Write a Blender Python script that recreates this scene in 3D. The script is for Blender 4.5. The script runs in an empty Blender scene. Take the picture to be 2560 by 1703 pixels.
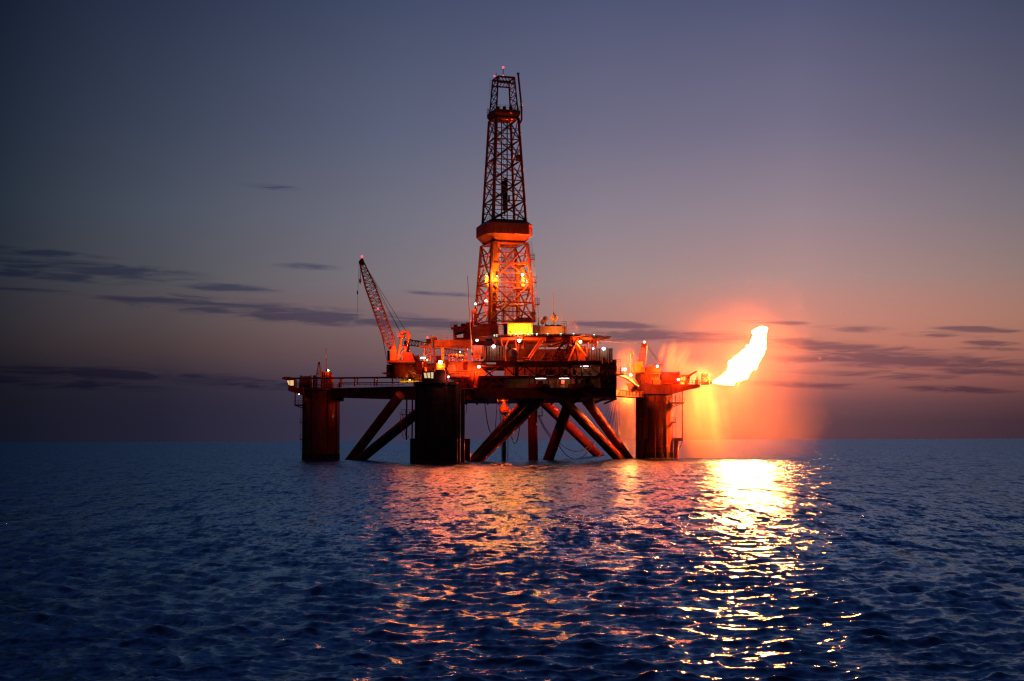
import bpy, math, random
import numpy as np
from mathutils import Vector, Matrix, noise
random.seed(7)
R = math.radians
sc = bpy.context.scene
COL = sc.collection
# ------------------------------------------------------------------ camera
F = 3584.0                       # focal length in pixels of a 2560 px wide frame
CAMZ = 5.24
PITCH = math.atan(249.4 / F)
ROLL = R(0.217)
cam_d = bpy.data.cameras.new('camera')
cam = bpy.data.objects.new('camera', cam_d)
COL.objects.link(cam)
cam_d.sensor_width = 36.0
cam_d.lens = 36.0 * F / 2560.0
cam_d.clip_start = 0.5
cam_d.clip_end = 200000
CROT = (Matrix.Rotation(math.pi / 2 + PITCH, 3, 'X') @ Matrix.Rotation(-ROLL, 3, 'Z'))
cam.matrix_world = Matrix.Translation((0, 0, CAMZ)) @ CROT.to_4x4()
sc.camera = cam


def P(px, py, d):
    """A measured point of the photograph (2560 px wide) at the distance d along +Y."""
    v = CROT @ Vector(((px - 1280.0) / F, (851.5 - py) / F, -1.0))
    t = d / v.y
    return Vector((v.x * t, d, CAMZ + v.z * t))


def lin(c):
    return tuple(((x / 255.0) / 12.92 if x <= 10 else ((x / 255.0 + 0.055) / 1.055) ** 2.4) for x in c)


# ------------------------------------------------------------------ materials
M = {}


def paint(name, col, rough=0.55, grime=0.5, metal=0.0, scale=0.35):
    m = bpy.data.materials.new(name)
    m.use_nodes = True
    nt = m.node_tree
    b = nt.nodes['Principled BSDF']
    tc = nt.nodes.new('ShaderNodeTexCoord')
    mp = nt.nodes.new('ShaderNodeMapping')
    mp.inputs['Scale'].default_value = (scale, scale, scale * 0.35)
    n1 = nt.nodes.new('ShaderNodeTexNoise')
    n1.inputs['Scale'].default_value = 2.2
    n1.inputs['Detail'].default_value = 8
    n1.inputs['Roughness'].default_value = 0.65
    nt.links.new(tc.outputs['Object'], mp.inputs['Vector'])
    nt.links.new(mp.outputs['Vector'], n1.inputs['Vector'])
    r = nt.nodes.new('ShaderNodeValToRGB')
    r.color_ramp.elements[0].position = 0.36
    r.color_ramp.elements[1].position = 0.66
    dk = tuple(c * (1 - grime) for c in col)
    r.color_ramp.elements[0].color = (dk[0] * 1.1, dk[1] * 0.85, dk[2] * 0.75, 1)
    r.color_ramp.elements[1].color = (*col, 1)
    nt.links.new(n1.outputs['Fac'], r.inputs['Fac'])
    nt.links.new(r.outputs['Color'], b.inputs['Base Color'])
    b.inputs['Roughness'].default_value = rough
    b.inputs['Metallic'].default_value = metal
    b.inputs['Specular IOR Level'].default_value = 0.2
    bp = nt.nodes.new('ShaderNodeBump')
    bp.inputs['Strength'].default_value = 0.12
    bp.inputs['Distance'].default_value = 0.05
    nt.links.new(n1.outputs['Fac'], bp.inputs['Height'])
    nt.links.new(bp.outputs['Normal'], b.inputs['Normal'])
    M[name] = m
    return m


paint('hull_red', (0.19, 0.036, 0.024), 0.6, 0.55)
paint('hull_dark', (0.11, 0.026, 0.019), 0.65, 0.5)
paint('steel_red', (0.26, 0.085, 0.05), 0.5, 0.45, scale=0.8)
paint('steel_orange', (0.46, 0.22, 0.10), 0.5, 0.4, scale=0.8)
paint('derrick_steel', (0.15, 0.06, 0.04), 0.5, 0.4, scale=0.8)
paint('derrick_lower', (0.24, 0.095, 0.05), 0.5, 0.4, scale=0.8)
paint('white_paint', (0.62, 0.58, 0.52), 0.45, 0.3, scale=0.6)
paint('cream_paint', (0.60, 0.50, 0.36), 0.5, 0.3, scale=0.6)
paint('yellow_paint', (0.70, 0.66, 0.10), 0.45, 0.25, scale=0.6)
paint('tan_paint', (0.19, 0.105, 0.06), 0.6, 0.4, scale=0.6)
paint('grey_paint', (0.17, 0.155, 0.14), 0.5, 0.4, scale=0.6)
paint('dark_steel', (0.045, 0.036, 0.035), 0.55, 0.4)
paint('marine_growth', (0.035, 0.03, 0.018), 0.85, 0.6, scale=2.0)
paint('rubber', (0.02, 0.018, 0.018), 0.7, 0.2)
paint('orange_plastic', (0.70, 0.14, 0.04), 0.45, 0.2)
paint('cable_black', (0.02, 0.017, 0.016), 0.6, 0.2)


def emit(name, col, strength, sample=False):
    m = bpy.data.materials.new(name)
    m.use_nodes = True
    nt = m.node_tree
    nt.nodes.clear()
    e = nt.nodes.new('ShaderNodeEmission')
    e.inputs['Color'].default_value = (*col, 1)
    e.inputs['Strength'].default_value = strength
    o = nt.nodes.new('ShaderNodeOutputMaterial')
    nt.links.new(e.outputs[0], o.inputs['Surface'])
    m.cycles.emission_sampling = 'AUTO' if sample else 'NONE'
    M[name] = m
    return m


emit('lens_white', (1.0, 0.86, 0.88), 9)
emit('lens_pink', (1.0, 0.70, 0.90), 6)
emit('lens_sodium', (1.0, 0.62, 0.25), 12)
emit('lens_green', (0.75, 1.0, 0.72), 2.2)
emit('lens_red', (1.0, 0.05, 0.09), 3.0)
emit('window_warm', (1.0, 0.62, 0.28), 0.85)
emit('window_pale', (1.0, 0.72, 0.36), 0.75)
emit('window_gold', (1.0, 0.50, 0.06), 1.4)

# ------------------------------------------------------------------ mesh helpers
ORG = {}
_jit = [0]


class MB:
    def __init__(s):
        s.v = []
        s.f = []

    def add(s, vs, fs):
        b = len(s.v)
        s.v += [tuple(v) for v in vs]
        s.f += [tuple(i + b for i in f) for f in fs]
        return s

    def box(s, a, b):
        x0, y0, z0 = a
        x1, y1, z1 = b
        return s.add([(x0, y0, z0), (x1, y0, z0), (x1, y1, z0), (x0, y1, z0), (x0, y0, z1), (x1, y0, z1), (x1, y1, z1), (x0, y1, z1)],
                     [(0, 3, 2, 1), (4, 5, 6, 7), (0, 1, 5, 4), (1, 2, 6, 5), (2, 3, 7, 6), (3, 0, 4, 7)])

    def pbox(s, x0, y0, x1, y1, d0, d1):
        """Box whose near face covers the measured rectangle at distance d0."""
        _jit[0] += 1
        j = (_jit[0] % 9) * 0.004
        a = P(x0, y1, d0)
        b = P(x1, y0, d0)
        return s.box((a.x, d0 + j, a.z), (b.x, d1 + j, b.z + j * 0.5))

    def tube(s, p0, p1, r, n=6, r2=None):
        p0, p1 = Vector(p0), Vector(p1)
        r2 = r if r2 is None else r2
        ax = p1 - p0
        if ax.length < 1e-6:
            return s
        ax.normalize()
        u = ax.cross(Vector((0, 0, 1)))
        if u.length < 1e-3:
            u = Vector((1, 0, 0))
        u.normalize()
        w = ax.cross(u)
        vs = []
        for p, rr in ((p0, r), (p1, r2)):
            for k in range(n):
                a = 2 * math.pi * (k + 0.5) / n
                vs.append(p + u * (rr * math.cos(a)) + w * (rr * math.sin(a)))
        fs = [(k, (k + 1) % n, n + (k + 1) % n, n + k) for k in range(n)]
        fs += [tuple(range(n - 1, -1, -1)), tuple(range(n, 2 * n))]
        return s.add(vs, fs)

    def path(s, pts, r, n=6):
        for a, b in zip(pts[:-1], pts[1:]):
            s.tube(a, b, r, n)
        return s

    def lathe(s, c, prof, n=24, axis='Z'):
        c = Vector(c)
        vs = []
        for r, h in prof:
            for k in range(n):
                a = 2 * math.pi * k / n
                p = (r * math.cos(a), r * math.sin(a), h)
                if axis == 'X':
                    p = (p[2], p[0], p[1])
                elif axis == 'Y':
                    p = (p[0], p[2], p[1])
                vs.append(c + Vector(p))
        m = len(prof)
        fs = []
        for i in range(m - 1):
            for k in range(n):
                k2 = (k + 1) % n
                fs.append((i * n + k, i * n + k2, (i + 1) * n + k2, (i + 1) * n + k))
        fs += [tuple(range(n - 1, -1, -1)), tuple(range((m - 1) * n, m * n))]
        return s.add(vs, fs)

    def sphere(s, c, r, n=14, sz=1.0):
        prof = [(max(r * math.sin(math.pi * i / n), r * 0.02), -r * sz * math.cos(math.pi * i / n)) for i in range(n + 1)]
        return s.lathe(c, prof, n * 2)

    def prism(s, pts, z0, z1):
        n = len(pts)
        return s.add([(x, y, z0) for x, y in pts] + [(x, y, z1) for x, y in pts],
                     [tuple(range(n - 1, -1, -1)), tuple(range(n, 2 * n))] + [(k, (k + 1) % n, n + (k + 1) % n, n + k) for k in range(n)])

    def yprism(s, pts, d0, d1):
        """Outline given in measured pixels at distance d0, extruded away to d1."""
        q = [P(x, y, d0) for x, y in pts]
        n = len(q)
        return s.add([(p.x, d0, p.z) for p in q] + [(p.x, d1, p.z) for p in q],
                     [tuple(range(n)), tuple(range(2 * n - 1, n - 1, -1))] + [(k, n + k, n + (k + 1) % n, (k + 1) % n) for k in range(n)])

    def lattice(s, p0, p1, w0, w1, n, r, rb=None, side=None):
        p0, p1 = Vector(p0), Vector(p1)
        rb = rb or r * 0.6
        ax = (p1 - p0).normalized()
        u = Vector(side) if side else ax.cross(Vector((0, 1, 0)))
        u = (u - ax * u.dot(ax)).normalized()
        w = ax.cross(u)
        ring = []
        for i in range(n + 1):
            t = i / n
            c = p0.lerp(p1, t)
            h = (w0 + (w1 - w0) * t) / 2
            ring.append([c + u * (h * a) + w * (h * b) for a, b in ((1, 1), (1, -1), (-1, -1), (-1, 1))])
        for k in range(4):
            s.tube(ring[0][k], ring[-1][k], r, 5)
        for i in range(n):
            for k in range(4):
                k2 = (k + 1) % 4
                if (i + k) % 2:
                    s.tube(ring[i][k], ring[i + 1][k2], rb, 4)
                else:
                    s.tube(ring[i][k2], ring[i + 1][k], rb, 4)
                s.tube(ring[i][k], ring[i][k2], rb, 4)
        return s

    def rail(s, pts, h=1.1, step=1.6, r=0.05):
        pts = [Vector(p) for p in pts]
        for a, b in zip(pts[:-1], pts[1:]):
            L = (b - a).length
            n = max(1, int(L / step))
            for i in range(n + 1):
                q = a.lerp(b, i / n)
                s.tube(q, q + Vector((0, 0, h)), r, 4)
            for f in (0.5, 1.0):
                s.tube(a + Vector((0, 0, h * f)), b + Vector((0, 0, h * f)), r, 4)
        return s

    def ladder(s, a, b, w=0.5, step=0.45, r=0.04, side=(1, 0, 0)):
        a, b = Vector(a), Vector(b)
        u = Vector(side) * (w / 2)
        s.tube(a - u, b - u, r, 4)
        s.tube(a + u, b + u, r, 4)
        n = int((b - a).length / step)
        for i in range(1, n):
            q = a.lerp(b, i / n)
            s.tube(q - u, q + u, r * 0.8, 4)
        return s

    def build(s, name, mat, parent=None, smooth=False, origin=None):
        if parent is not None:
            o0 = ORG[parent.name]
        elif origin is not None:
            o0 = Vector(origin)
        else:
            xs = [v[0] for v in s.v]
            ys = [v[1] for v in s.v]
            zs = [v[2] for v in s.v]
            o0 = Vector(((min(xs) + max(xs)) / 2, (min(ys) + max(ys)) / 2, min(zs)))
        me = bpy.data.meshes.new(name)
        me.from_pydata([(v[0] - o0.x, v[1] - o0.y, v[2] - o0.z) for v in s.v], [], s.f)
        if smooth:
            me.polygons.foreach_set('use_smooth', [True] * len(me.polygons))
        me.set_sharp_from_angle(angle=R(34))
        me.materials.append(M[mat] if isinstance(mat, str) else mat)
        me.update()
        o = bpy.data.objects.new(name, me)
        COL.objects.link(o)
        if parent is not None:
            o.parent = parent
        else:
            o.location = o0
        ORG[o.name] = o0
        return o


def tag(o, label=None, cat=None, group=None, kind=None):
    if label:
        o['label'] = label
    if cat:
        o['category'] = cat
    if group:
        o['group'] = group
    if kind:
        o['kind'] = kind
    return o


def thing(name, loc, label, cat, group=None):
    o = bpy.data.objects.new(name, None)
    o.empty_display_size = 0.5
    COL.objects.link(o)
    o.location = loc
    ORG[o.name] = Vector(loc)
    return tag(o, label, cat, group)


def dup(root, loc, label=None):
    r = root.copy()
    COL.objects.link(r)
    r.location = loc
    if label:
        r['label'] = label
    ORG[r.name] = Vector(loc)
    for ch in list(root.children):
        c = ch.copy()
        COL.objects.link(c)
        c.parent = r
        for g in ch.children:
            d = g.copy()
            COL.objects.link(d)
            d.parent = c
    return r


def plight(name, loc, col, watts, radius=0.3, parent=None):
    l = bpy.data.lights.new(name, 'POINT')
    l.color = col
    l.energy = watts
    l.shadow_soft_size = radius
    o = bpy.data.objects.new(name, l)
    COL.objects.link(o)
    if parent is not None:
        o.parent = parent
        o.location = Vector(loc) - ORG[parent.name]
    else:
        o.location = loc
    return o


# ------------------------------------------------------------------ sky
def build_world():
    w = bpy.data.worlds.new('World')
    sc.world = w
    w.use_nodes = True
    nt = w.node_tree
    nt.nodes.clear()
    N = nt.nodes.new
    L = nt.links.new

    def math_(op, a, b=None, c=None, clamp=False):
        n = N('ShaderNodeMath')
        n.operation = op
        n.use_clamp = clamp
        for i, x in enumerate((a, b, c)):
            if x is None:
                continue
            if isinstance(x, (int, float)):
                n.inputs[i].default_value = x
            else:
                L(x, n.inputs[i])
        return n.outputs[0]
    tc = N('ShaderNodeTexCoord')
    sp = N('ShaderNodeSeparateXYZ')
    L(tc.outputs['Generated'], sp.inputs[0])
    X, Y, Z = sp.outputs
    az = math_('ARCTAN2', X, Y)
    el = math_('ARCSINE', Z)

    zs = [0.0, .012, .025, .037, .049, .064, .08, .095, .11, .155, .212, .298, .5, 1.0]

    def ramp(cols):
        r = N('ShaderNodeValToRGB')
        cr = r.color_ramp
        cr.interpolation = 'EASE' if False else 'LINEAR'
        while len(cr.elements) < len(zs):
            cr.elements.new(0.5)
        for e, z, c in zip(cr.elements, zs, cols):
            e.position = z
            e.color = (*lin(c), 1)
        L(Z, r.inputs['Fac'])
        return r.outputs['Color']
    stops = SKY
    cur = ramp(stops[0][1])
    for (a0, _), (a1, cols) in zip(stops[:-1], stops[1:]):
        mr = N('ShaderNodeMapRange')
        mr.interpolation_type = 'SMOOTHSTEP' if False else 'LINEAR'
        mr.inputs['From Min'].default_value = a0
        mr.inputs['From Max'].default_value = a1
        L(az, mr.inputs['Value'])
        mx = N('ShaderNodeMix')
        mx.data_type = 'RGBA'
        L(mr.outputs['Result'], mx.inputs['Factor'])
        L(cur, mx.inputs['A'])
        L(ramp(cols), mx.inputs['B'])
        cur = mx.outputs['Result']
    # dusk clouds: soft streaks, sheared slightly down towards the right
    cb = N('ShaderNodeCombineXYZ')
    L(az, cb.inputs[0])
    L(el, cb.inputs[1])
    mp = N('ShaderNodeMapping')
    mp.inputs['Scale'].default_value = (20.0, 190.0, 1.0)
    mp.inputs['Rotation'].default_value = (0, 0, R(5))
    L(cb.outputs[0], mp.inputs['Vector'])
    nz = N('ShaderNodeTexNoise')
    nz.inputs['Scale'].default_value = 1.0
    nz.inputs['Detail'].default_value = 7
    nz.inputs['Roughness'].default_value = 0.6
    nz.inputs['Distortion'].default_value = 0.9
    L(mp.outputs[0], nz.inputs['Vector'])
    total = None
    for cx, cy, rx, ry, st in CLOUDS:
        vs = N('ShaderNodeVectorMath')
        vs.operation = 'SUBTRACT'
        L(cb.outputs[0], vs.inputs[0])
        vs.inputs[1].default_value = ((cx - 1178) / 3300, (1014 - cy) / 3300, 0)
        vr = N('ShaderNodeVectorRotate')
        vr.rotation_type = 'Z_AXIS'
        vr.inputs['Angle'].default_value = R(2.6)
        L(vs.outputs[0], vr.inputs['Vector'])
        vm = N('ShaderNodeVectorMath')
        vm.operation = 'MULTIPLY'
        L(vr.outputs[0], vm.inputs[0])
        vm.inputs[1].default_value = (3300 / (rx * 1.1), 3300 / (ry * 1.3), 0)
        ln = N('ShaderNodeVectorMath')
        ln.operation = 'LENGTH'
        L(vm.outputs[0], ln.inputs[0])
        mr = N('ShaderNodeMapRange')
        mr.interpolation_type = 'SMOOTHSTEP'
        mr.inputs['From Min'].default_value = 1.6
        mr.inputs['From Max'].default_value = 0.1
        mr.inputs['To Max'].default_value = st
        L(ln.outputs['Value'], mr.inputs['Value'])
        total = mr.outputs['Result'] if total is None else math_('MAXIMUM', total, mr.outputs['Result'])
    d = math_('MULTIPLY', math_('SUBTRACT', nz.outputs['Fac'], 0.52), 3.0)
    d = math_('MULTIPLY', d, math_('MULTIPLY', total, 1.6, clamp=True))
    d = math_('ADD', total, d)
    mr = N('ShaderNodeMapRange')
    mr.interpolation_type = 'SMOOTHSTEP'
    mr.inputs['From Min'].default_value = 0.12
    mr.inputs['From Max'].default_value = 0.95
    mr.inputs['To Max'].default_value = 0.92
    L(d, mr.inputs['Value'])
    mul = N('ShaderNodeMix')
    mul.data_type = 'RGBA'
    mul.blend_type = 'MULTIPLY'
    L(mr.outputs['Result'], mul.inputs['Factor'])
    L(cur, mul.inputs['A'])
    mul.inputs['B'].default_value = (0.40, 0.46, 0.70, 1)
    bg = N('ShaderNodeBackground')
    L(mul.outputs['Result'], bg.inputs['Color'])
    bg.inputs['Strength'].default_value = 1.0
    o = N('ShaderNodeOutputWorld')
    L(bg.outputs[0], o.inputs['Surface'])


#        z:     0          .012          .025          .037          .049          .064          .08           .095          .11           .155          .212           .298         .5           1
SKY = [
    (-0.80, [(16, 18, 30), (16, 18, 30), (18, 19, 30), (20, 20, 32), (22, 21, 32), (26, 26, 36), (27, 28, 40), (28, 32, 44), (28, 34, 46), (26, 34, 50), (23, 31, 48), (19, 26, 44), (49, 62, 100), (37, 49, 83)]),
    (-0.35, [(18, 20, 33), (18, 20, 33), (20, 21, 33), (22, 22, 34), (28, 26, 36), (37, 34, 40), (41, 40, 47), (42, 42, 52), (41, 46, 56), (37, 46, 59), (30, 40, 56), (20, 29, 47), (56, 71, 113), (42, 56, 95)]),
    (-0.24, [(34, 33, 51), (34, 33, 51), (37, 35, 51), (41, 38, 52), (55, 46, 55), (72, 59, 61), (79, 69, 72), (81, 74, 79), (79, 79, 85), (73, 80, 94), (60, 68, 88), (42, 51, 75), (62, 80, 126), (47, 63, 106)]),
    (-0.08, [(62, 56, 78), (62, 56, 78), (65, 58, 78), (76, 64, 80), (101, 79, 89), (118, 91, 93), (127, 103, 104), (129, 109, 114), (125, 117, 123), (113, 112, 127), (92, 98, 121), (67, 76, 104), (66, 84, 134), (50, 66, 112)]),
    (0.06, [(76, 59, 78), (78, 61, 81), (89, 66, 83), (118, 81, 89), (149, 98, 98), (170, 112, 105), (174, 125, 116), (172, 131, 126), (162, 138, 137), (140, 129, 141), (111, 108, 132), (78, 85, 116), (69, 88, 140), (52, 69, 117)]),
    (0.20, [(91, 61, 72), (95, 66, 74), (119, 78, 83), (161, 98, 93), (189, 114, 104), (206, 127, 109), (204, 136, 120), (195, 138, 128), (178, 141, 137), (150, 132, 142), (117, 111, 135), (80, 85, 116), (69, 88, 140), (52, 69, 117)]),
    (0.35, [(60, 43, 54), (66, 46, 56), (89, 58, 62), (121, 74, 72), (145, 91, 82), (162, 107, 93), (164, 117, 102), (158, 119, 110), (145, 121, 116), (121, 112, 121), (92, 91, 112), (60, 68, 95), (63, 82, 130), (49, 64, 110)]),
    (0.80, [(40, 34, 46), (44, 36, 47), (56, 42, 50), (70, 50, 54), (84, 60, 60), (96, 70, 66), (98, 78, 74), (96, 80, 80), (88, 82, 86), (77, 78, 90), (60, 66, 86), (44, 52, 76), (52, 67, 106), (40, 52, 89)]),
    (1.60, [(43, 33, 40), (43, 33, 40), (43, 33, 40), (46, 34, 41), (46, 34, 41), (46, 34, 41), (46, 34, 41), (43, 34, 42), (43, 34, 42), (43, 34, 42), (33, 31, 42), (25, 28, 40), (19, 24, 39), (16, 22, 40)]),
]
CLOUDS = [  # display px of the 2357 px wide view: cx, cy, rx, ry, strength
    (60, 598, 190, 8, .8), (260, 634, 220, 13, 1.0), (130, 650, 200, 9, .9), (120, 684, 130, 5, .6), (340, 650, 90, 7, .7),
    (530, 668, 110, 9, .85), (480, 690, 150, 6, .6), (420, 700, 170, 8, .9), (640, 722, 300, 15, 1.05), (770, 737, 210, 12, 1.0), (990, 748, 190, 13, 1.05),
    (1020, 677, 80, 5, .9), (620, 438, 80, 6, .55), (700, 616, 90, 7, .5),
    (1410, 752, 110, 8, 1.0), (1500, 777, 250, 14, 1.05), (1740, 790, 200, 11, .9), (1770, 750, 90, 5, .7), (1950, 768, 80, 8, .9),
    (1990, 818, 180, 11, 1.0), (2090, 844, 240, 14, 1.05), (1900, 836, 170, 12, .9), (2200, 866, 140, 8, .95), (2010, 872, 200, 9, .8),
    (2150, 786, 85, 6, 1.0), (2215, 776, 85, 6, 1.0), (2245, 806, 55, 6, 1.0), (2240, 819, 70, 4, .9), (2140, 905, 150, 7, .8), (1830, 892, 230, 7, .6),
    (250, 862, 380, 12, .85), (640, 884, 400, 12, .75), (120, 884, 260, 12, .75), (900, 905, 250, 7, .4),
]
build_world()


# ------------------------------------------------------------------ sea
def build_sea():
    invr = np.linspace(1 / 14.0, 1 / 2200.0, 1000)
    r = np.concatenate([[3, 6, 10], 1 / invr, [3000, 5000, 9000, 18000, 40000, 90000]])
    th = np.concatenate([np.linspace(-70, -23, 60)[:-1], np.linspace(-23, 23, 1000), np.linspace(23, 70, 60)[1:]]) * math.pi / 180
    TH, RR = np.meshgrid(th, r)
    X = RR * np.sin(TH)
    Y = RR * np.cos(TH)
    dr = np.gradient(r)[:, None] * np.ones_like(TH)
    dth = np.gradient(th)[None, :] * RR
    sp = np.maximum(np.minimum(dr, 60), dth)
    Zz = np.zeros_like(X)
    DX = np.zeros_like(X)
    DY = np.zeros_like(X)
    UN = np.zeros_like(X)
    VT = 0.0
    rng = np.random.default_rng(11)
    n = 130
    lam = np.exp(np.linspace(math.log(0.15), math.log(2.7), n)) * rng.uniform(0.95, 1.05, n)
    for l in lam:
        ang = R(-100) + rng.normal(0, R(52))
        k = 2 * math.pi / l
        slope = 0.035 * (1.0 if l < 2.0 else (2.0 / l) ** 0.3)
        a = slope / k
        g = np.exp(-(1.9 * sp / l) ** 2)
        att = g * a
        UN += (1 - g) * slope ** 2
        VT += slope ** 2
        ph = rng.uniform(0, 2 * math.pi)
        q = k * (X * math.cos(ang) + Y * math.sin(ang)) + ph
        Zz += att * np.cos(q)
        s_ = att * 1.0 * np.sin(q)
        DX -= s_ * math.cos(ang)
        DY -= s_ * math.sin(ang)
    X = X + DX
    Y = Y + DY
    nr, nc = X.shape
    co = np.stack([X, Y, Zz], -1).reshape(-1, 3).astype(np.float32)
    idx = np.arange(nr * nc).reshape(nr, nc)
    q = np.stack([idx[:-1, :-1], idx[:-1, 1:], idx[1:, 1:], idx[1:, :-1]], -1).reshape(-1, 4)
    me = bpy.data.meshes.new('sea')
    me.vertices.add(len(co))
    me.vertices.foreach_set('co', co.ravel())
    me.loops.add(q.size)
    me.loops.foreach_set('vertex_index', q.ravel().astype(np.int32))
    me.polygons.add(len(q))
    me.polygons.foreach_set('loop_start', np.arange(0, q.size, 4, dtype=np.int32))
    me.polygons.foreach_set('loop_total', np.full(len(q), 4, dtype=np.int32))
    me.polygons.foreach_set('use_smooth', np.ones(len(q), dtype=bool))
    me.update(calc_edges=True)
    at = me.attributes.new('unresolved', 'FLOAT', 'POINT')
    at.data.foreach_set('value', (np.sqrt(UN / VT)).reshape(-1).astype(np.float32))
    m = bpy.data.materials.new('sea_water')
    m.use_nodes = True
    nt = m.node_tree
    N = nt.nodes.new
    L = nt.links.new
    nt.nodes.remove(nt.nodes['Principled BSDF'])
    df = N('ShaderNodeBsdfDiffuse')
    df.inputs['Color'].default_value = (0.0022, 0.013, 0.048, 1)
    b = N('ShaderNodeBsdfAnisotropic')
    b.distribution = 'BECKMANN'
    b.inputs['Color'].default_value = (0.39, 0.69, 1.0, 1)
    fr = N('ShaderNodeFresnel')
    fr.inputs['IOR'].default_value = 1.36
    mx = N('ShaderNodeMixShader')
    L(fr.outputs[0], mx.inputs[0])
    L(df.outputs[0], mx.inputs[1])
    L(b.outputs[0], mx.inputs[2])
    L(mx.outputs[0], nt.nodes['Material Output'].inputs['Surface'])
    an = N('ShaderNodeAttribute')
    an.attribute_name = 'unresolved'
    mr = N('ShaderNodeMapRange')
    mr.inputs['To Min'].default_value = 0.10
    mr.inputs['To Max'].default_value = 0.29
    L(an.outputs['Fac'], mr.inputs['Value'])
    L(mr.outputs['Result'], b.inputs['Roughness'])
    tc = N('ShaderNodeTexCoord')
    ge = N('ShaderNodeNewGeometry')
    cur = ge.outputs['Normal']
    amp = N('ShaderNodeMapRange')
    amp.inputs['To Min'].default_value = 0.30
    amp.inputs['To Max'].default_value = 1.0
    L(an.outputs['Fac'], amp.inputs['Value'])
    for sx_, sy_, sl, seed in ((0.5, 0.10, 1.1, 7), (1.9, 0.34, 1.15, 5), (3.4, 1.7, 0.75, 0), (9.0, 5.0, 0.45, 3)):
        mp = N('ShaderNodeMapping')
        mp.inputs['Scale'].default_value = (sx_, sy_, sy_)
        mp.inputs['Location'].default_value = (seed, seed * 2, 0)
        mp.inputs['Rotation'].default_value = (0, 0, R(4 - seed * 2))
        nz = N('ShaderNodeTexNoise')
        nz.inputs['Scale'].default_value = 1.0
        nz.inputs['Detail'].default_value = 2
        nz.inputs['Roughness'].default_value = 0.6
        L(tc.outputs['Object'], mp.inputs['Vector'])
        L(mp.outputs[0], nz.inputs['Vector'])
        sb = N('ShaderNodeVectorMath')
        sb.operation = 'SUBTRACT'
        L(nz.outputs['Color'], sb.inputs[0])
        sb.inputs[1].default_value = (.5, .5, .5)
        ml = N('ShaderNodeVectorMath')
        ml.operation = 'MULTIPLY'
        L(sb.outputs[0], ml.inputs[0])
        ml.inputs[1].default_value = (sl, sl, 0)
        s2 = N('ShaderNodeVectorMath')
        s2.operation = 'SCALE'
        L(ml.outputs[0], s2.inputs[0])
        if sx_ < 2:
            L(an.outputs['Fac'], s2.inputs['Scale'])
        else:
            L(amp.outputs['Result'], s2.inputs['Scale'])
        ad = N('ShaderNodeVectorMath')
        L(cur, ad.inputs[0])
        L(s2.outputs[0], ad.inputs[1])
        cur = ad.outputs[0]
    nn = N('ShaderNodeVectorMath')
    nn.operation = 'NORMALIZE'
    L(cur, nn.inputs[0])
    L(nn.outputs[0], b.inputs['Normal'])
    L(nn.outputs[0], df.inputs['Normal'])
    L(nn.outputs[0], fr.inputs['Normal'])
    me.materials.append(m)
    o = bpy.data.objects.new('sea', me)
    COL.objects.link(o)
    tag(o, 'dark blue choppy sea with orange glitter below the flare', 'sea', kind='structure')


build_sea()

# ------------------------------------------------------------------ the platform
rig = thing('drilling_platform', (0, 372, 0), 'dark red offshore drilling platform standing on three thick columns in the sea', 'oil platform')

COLS = {'left': (802.5, 402, 5.22, 20.0), 'near': (1090, 342, 5.05, 19.1), 'right': (1637, 402, 5.05, 19.8)}
cpos = {}
for key, (px, d, rad, zt) in COLS.items():
    c = P(px, 1100, d)
    cpos[key] = Vector((c.x, d, 0))
    m = MB()
    prof = [(rad, -9), (rad, 3.0), (rad + 0.06, 3.02), (rad + 0.06, 3.4), (rad, 3.42)]
    for zz in (6.2, 8.9, 11.6, 13.8):
        prof += [(rad, zz), (rad + .025, zz + .02), (rad + .025, zz + .16), (rad, zz + .18)]
    prof += [ (rad, zt - 4), (rad + .06, zt - 3.98), (rad + .06, zt - 3.7), (rad, zt - 3.68), (rad, zt - 0.9), (rad + 0.35, zt - 0.7), (rad + 0.35, zt)]
    m.lathe(cpos[key], prof, 40)
    colo = m.build('column', 'hull_red', rig, smooth=True)
    m = MB()   # vertical strakes and pipes strapped to the outside
    for a in ((-150, -108, -62, -30) if key != 'right' else (-140, -125, -95, -58)):
        q = cpos[key] + Vector((math.cos(R(a)), math.sin(R(a)), 0)) * (rad + 0.18)
        m.tube(q + Vector((0, 0, 0.2)), q + Vector((0, 0, zt - 1)), 0.16, 6)
    m.build('riser_pipe', 'hull_dark', colo)
    m = MB()
    m.lathe(cpos[key], [(rad - .2, -8), (rad + .05, -7.9), (rad + .05, 1.3), (rad + .02, 1.7), (rad - .2, 1.75)], 40)
    m.build('growth_band', 'marine_growth', colo, smooth=True)
    m = MB()
    ring = [cpos[key] + Vector((math.cos(2 * math.pi * k / 24) * (rad + .3), math.sin(2 * math.pi * k / 24) * (rad + .3), zt + 0.01)) for k in range(25)]
    m.rail(ring, 1.1, 1.2, 0.05)
    m.build('railing', 'steel_red', colo)

# braces: lower end runs on under water to the column footings
def brace(a, b, r, mat='hull_red', ext=0.22):
    a, b = P(*a), P(*b)
    lo = a + (a - b) * ext
    m = MB()
    m.tube(lo, b, r, 20)
    t = 0.62
    m.tube(a.lerp(b, t), a.lerp(b, t + 0.015), r + 0.07, 20)
    m.tube(a.lerp(b, .2), a.lerp(b, .21), r + 0.05, 20)
    return m.build('brace', mat, rig, smooth=True)


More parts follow.
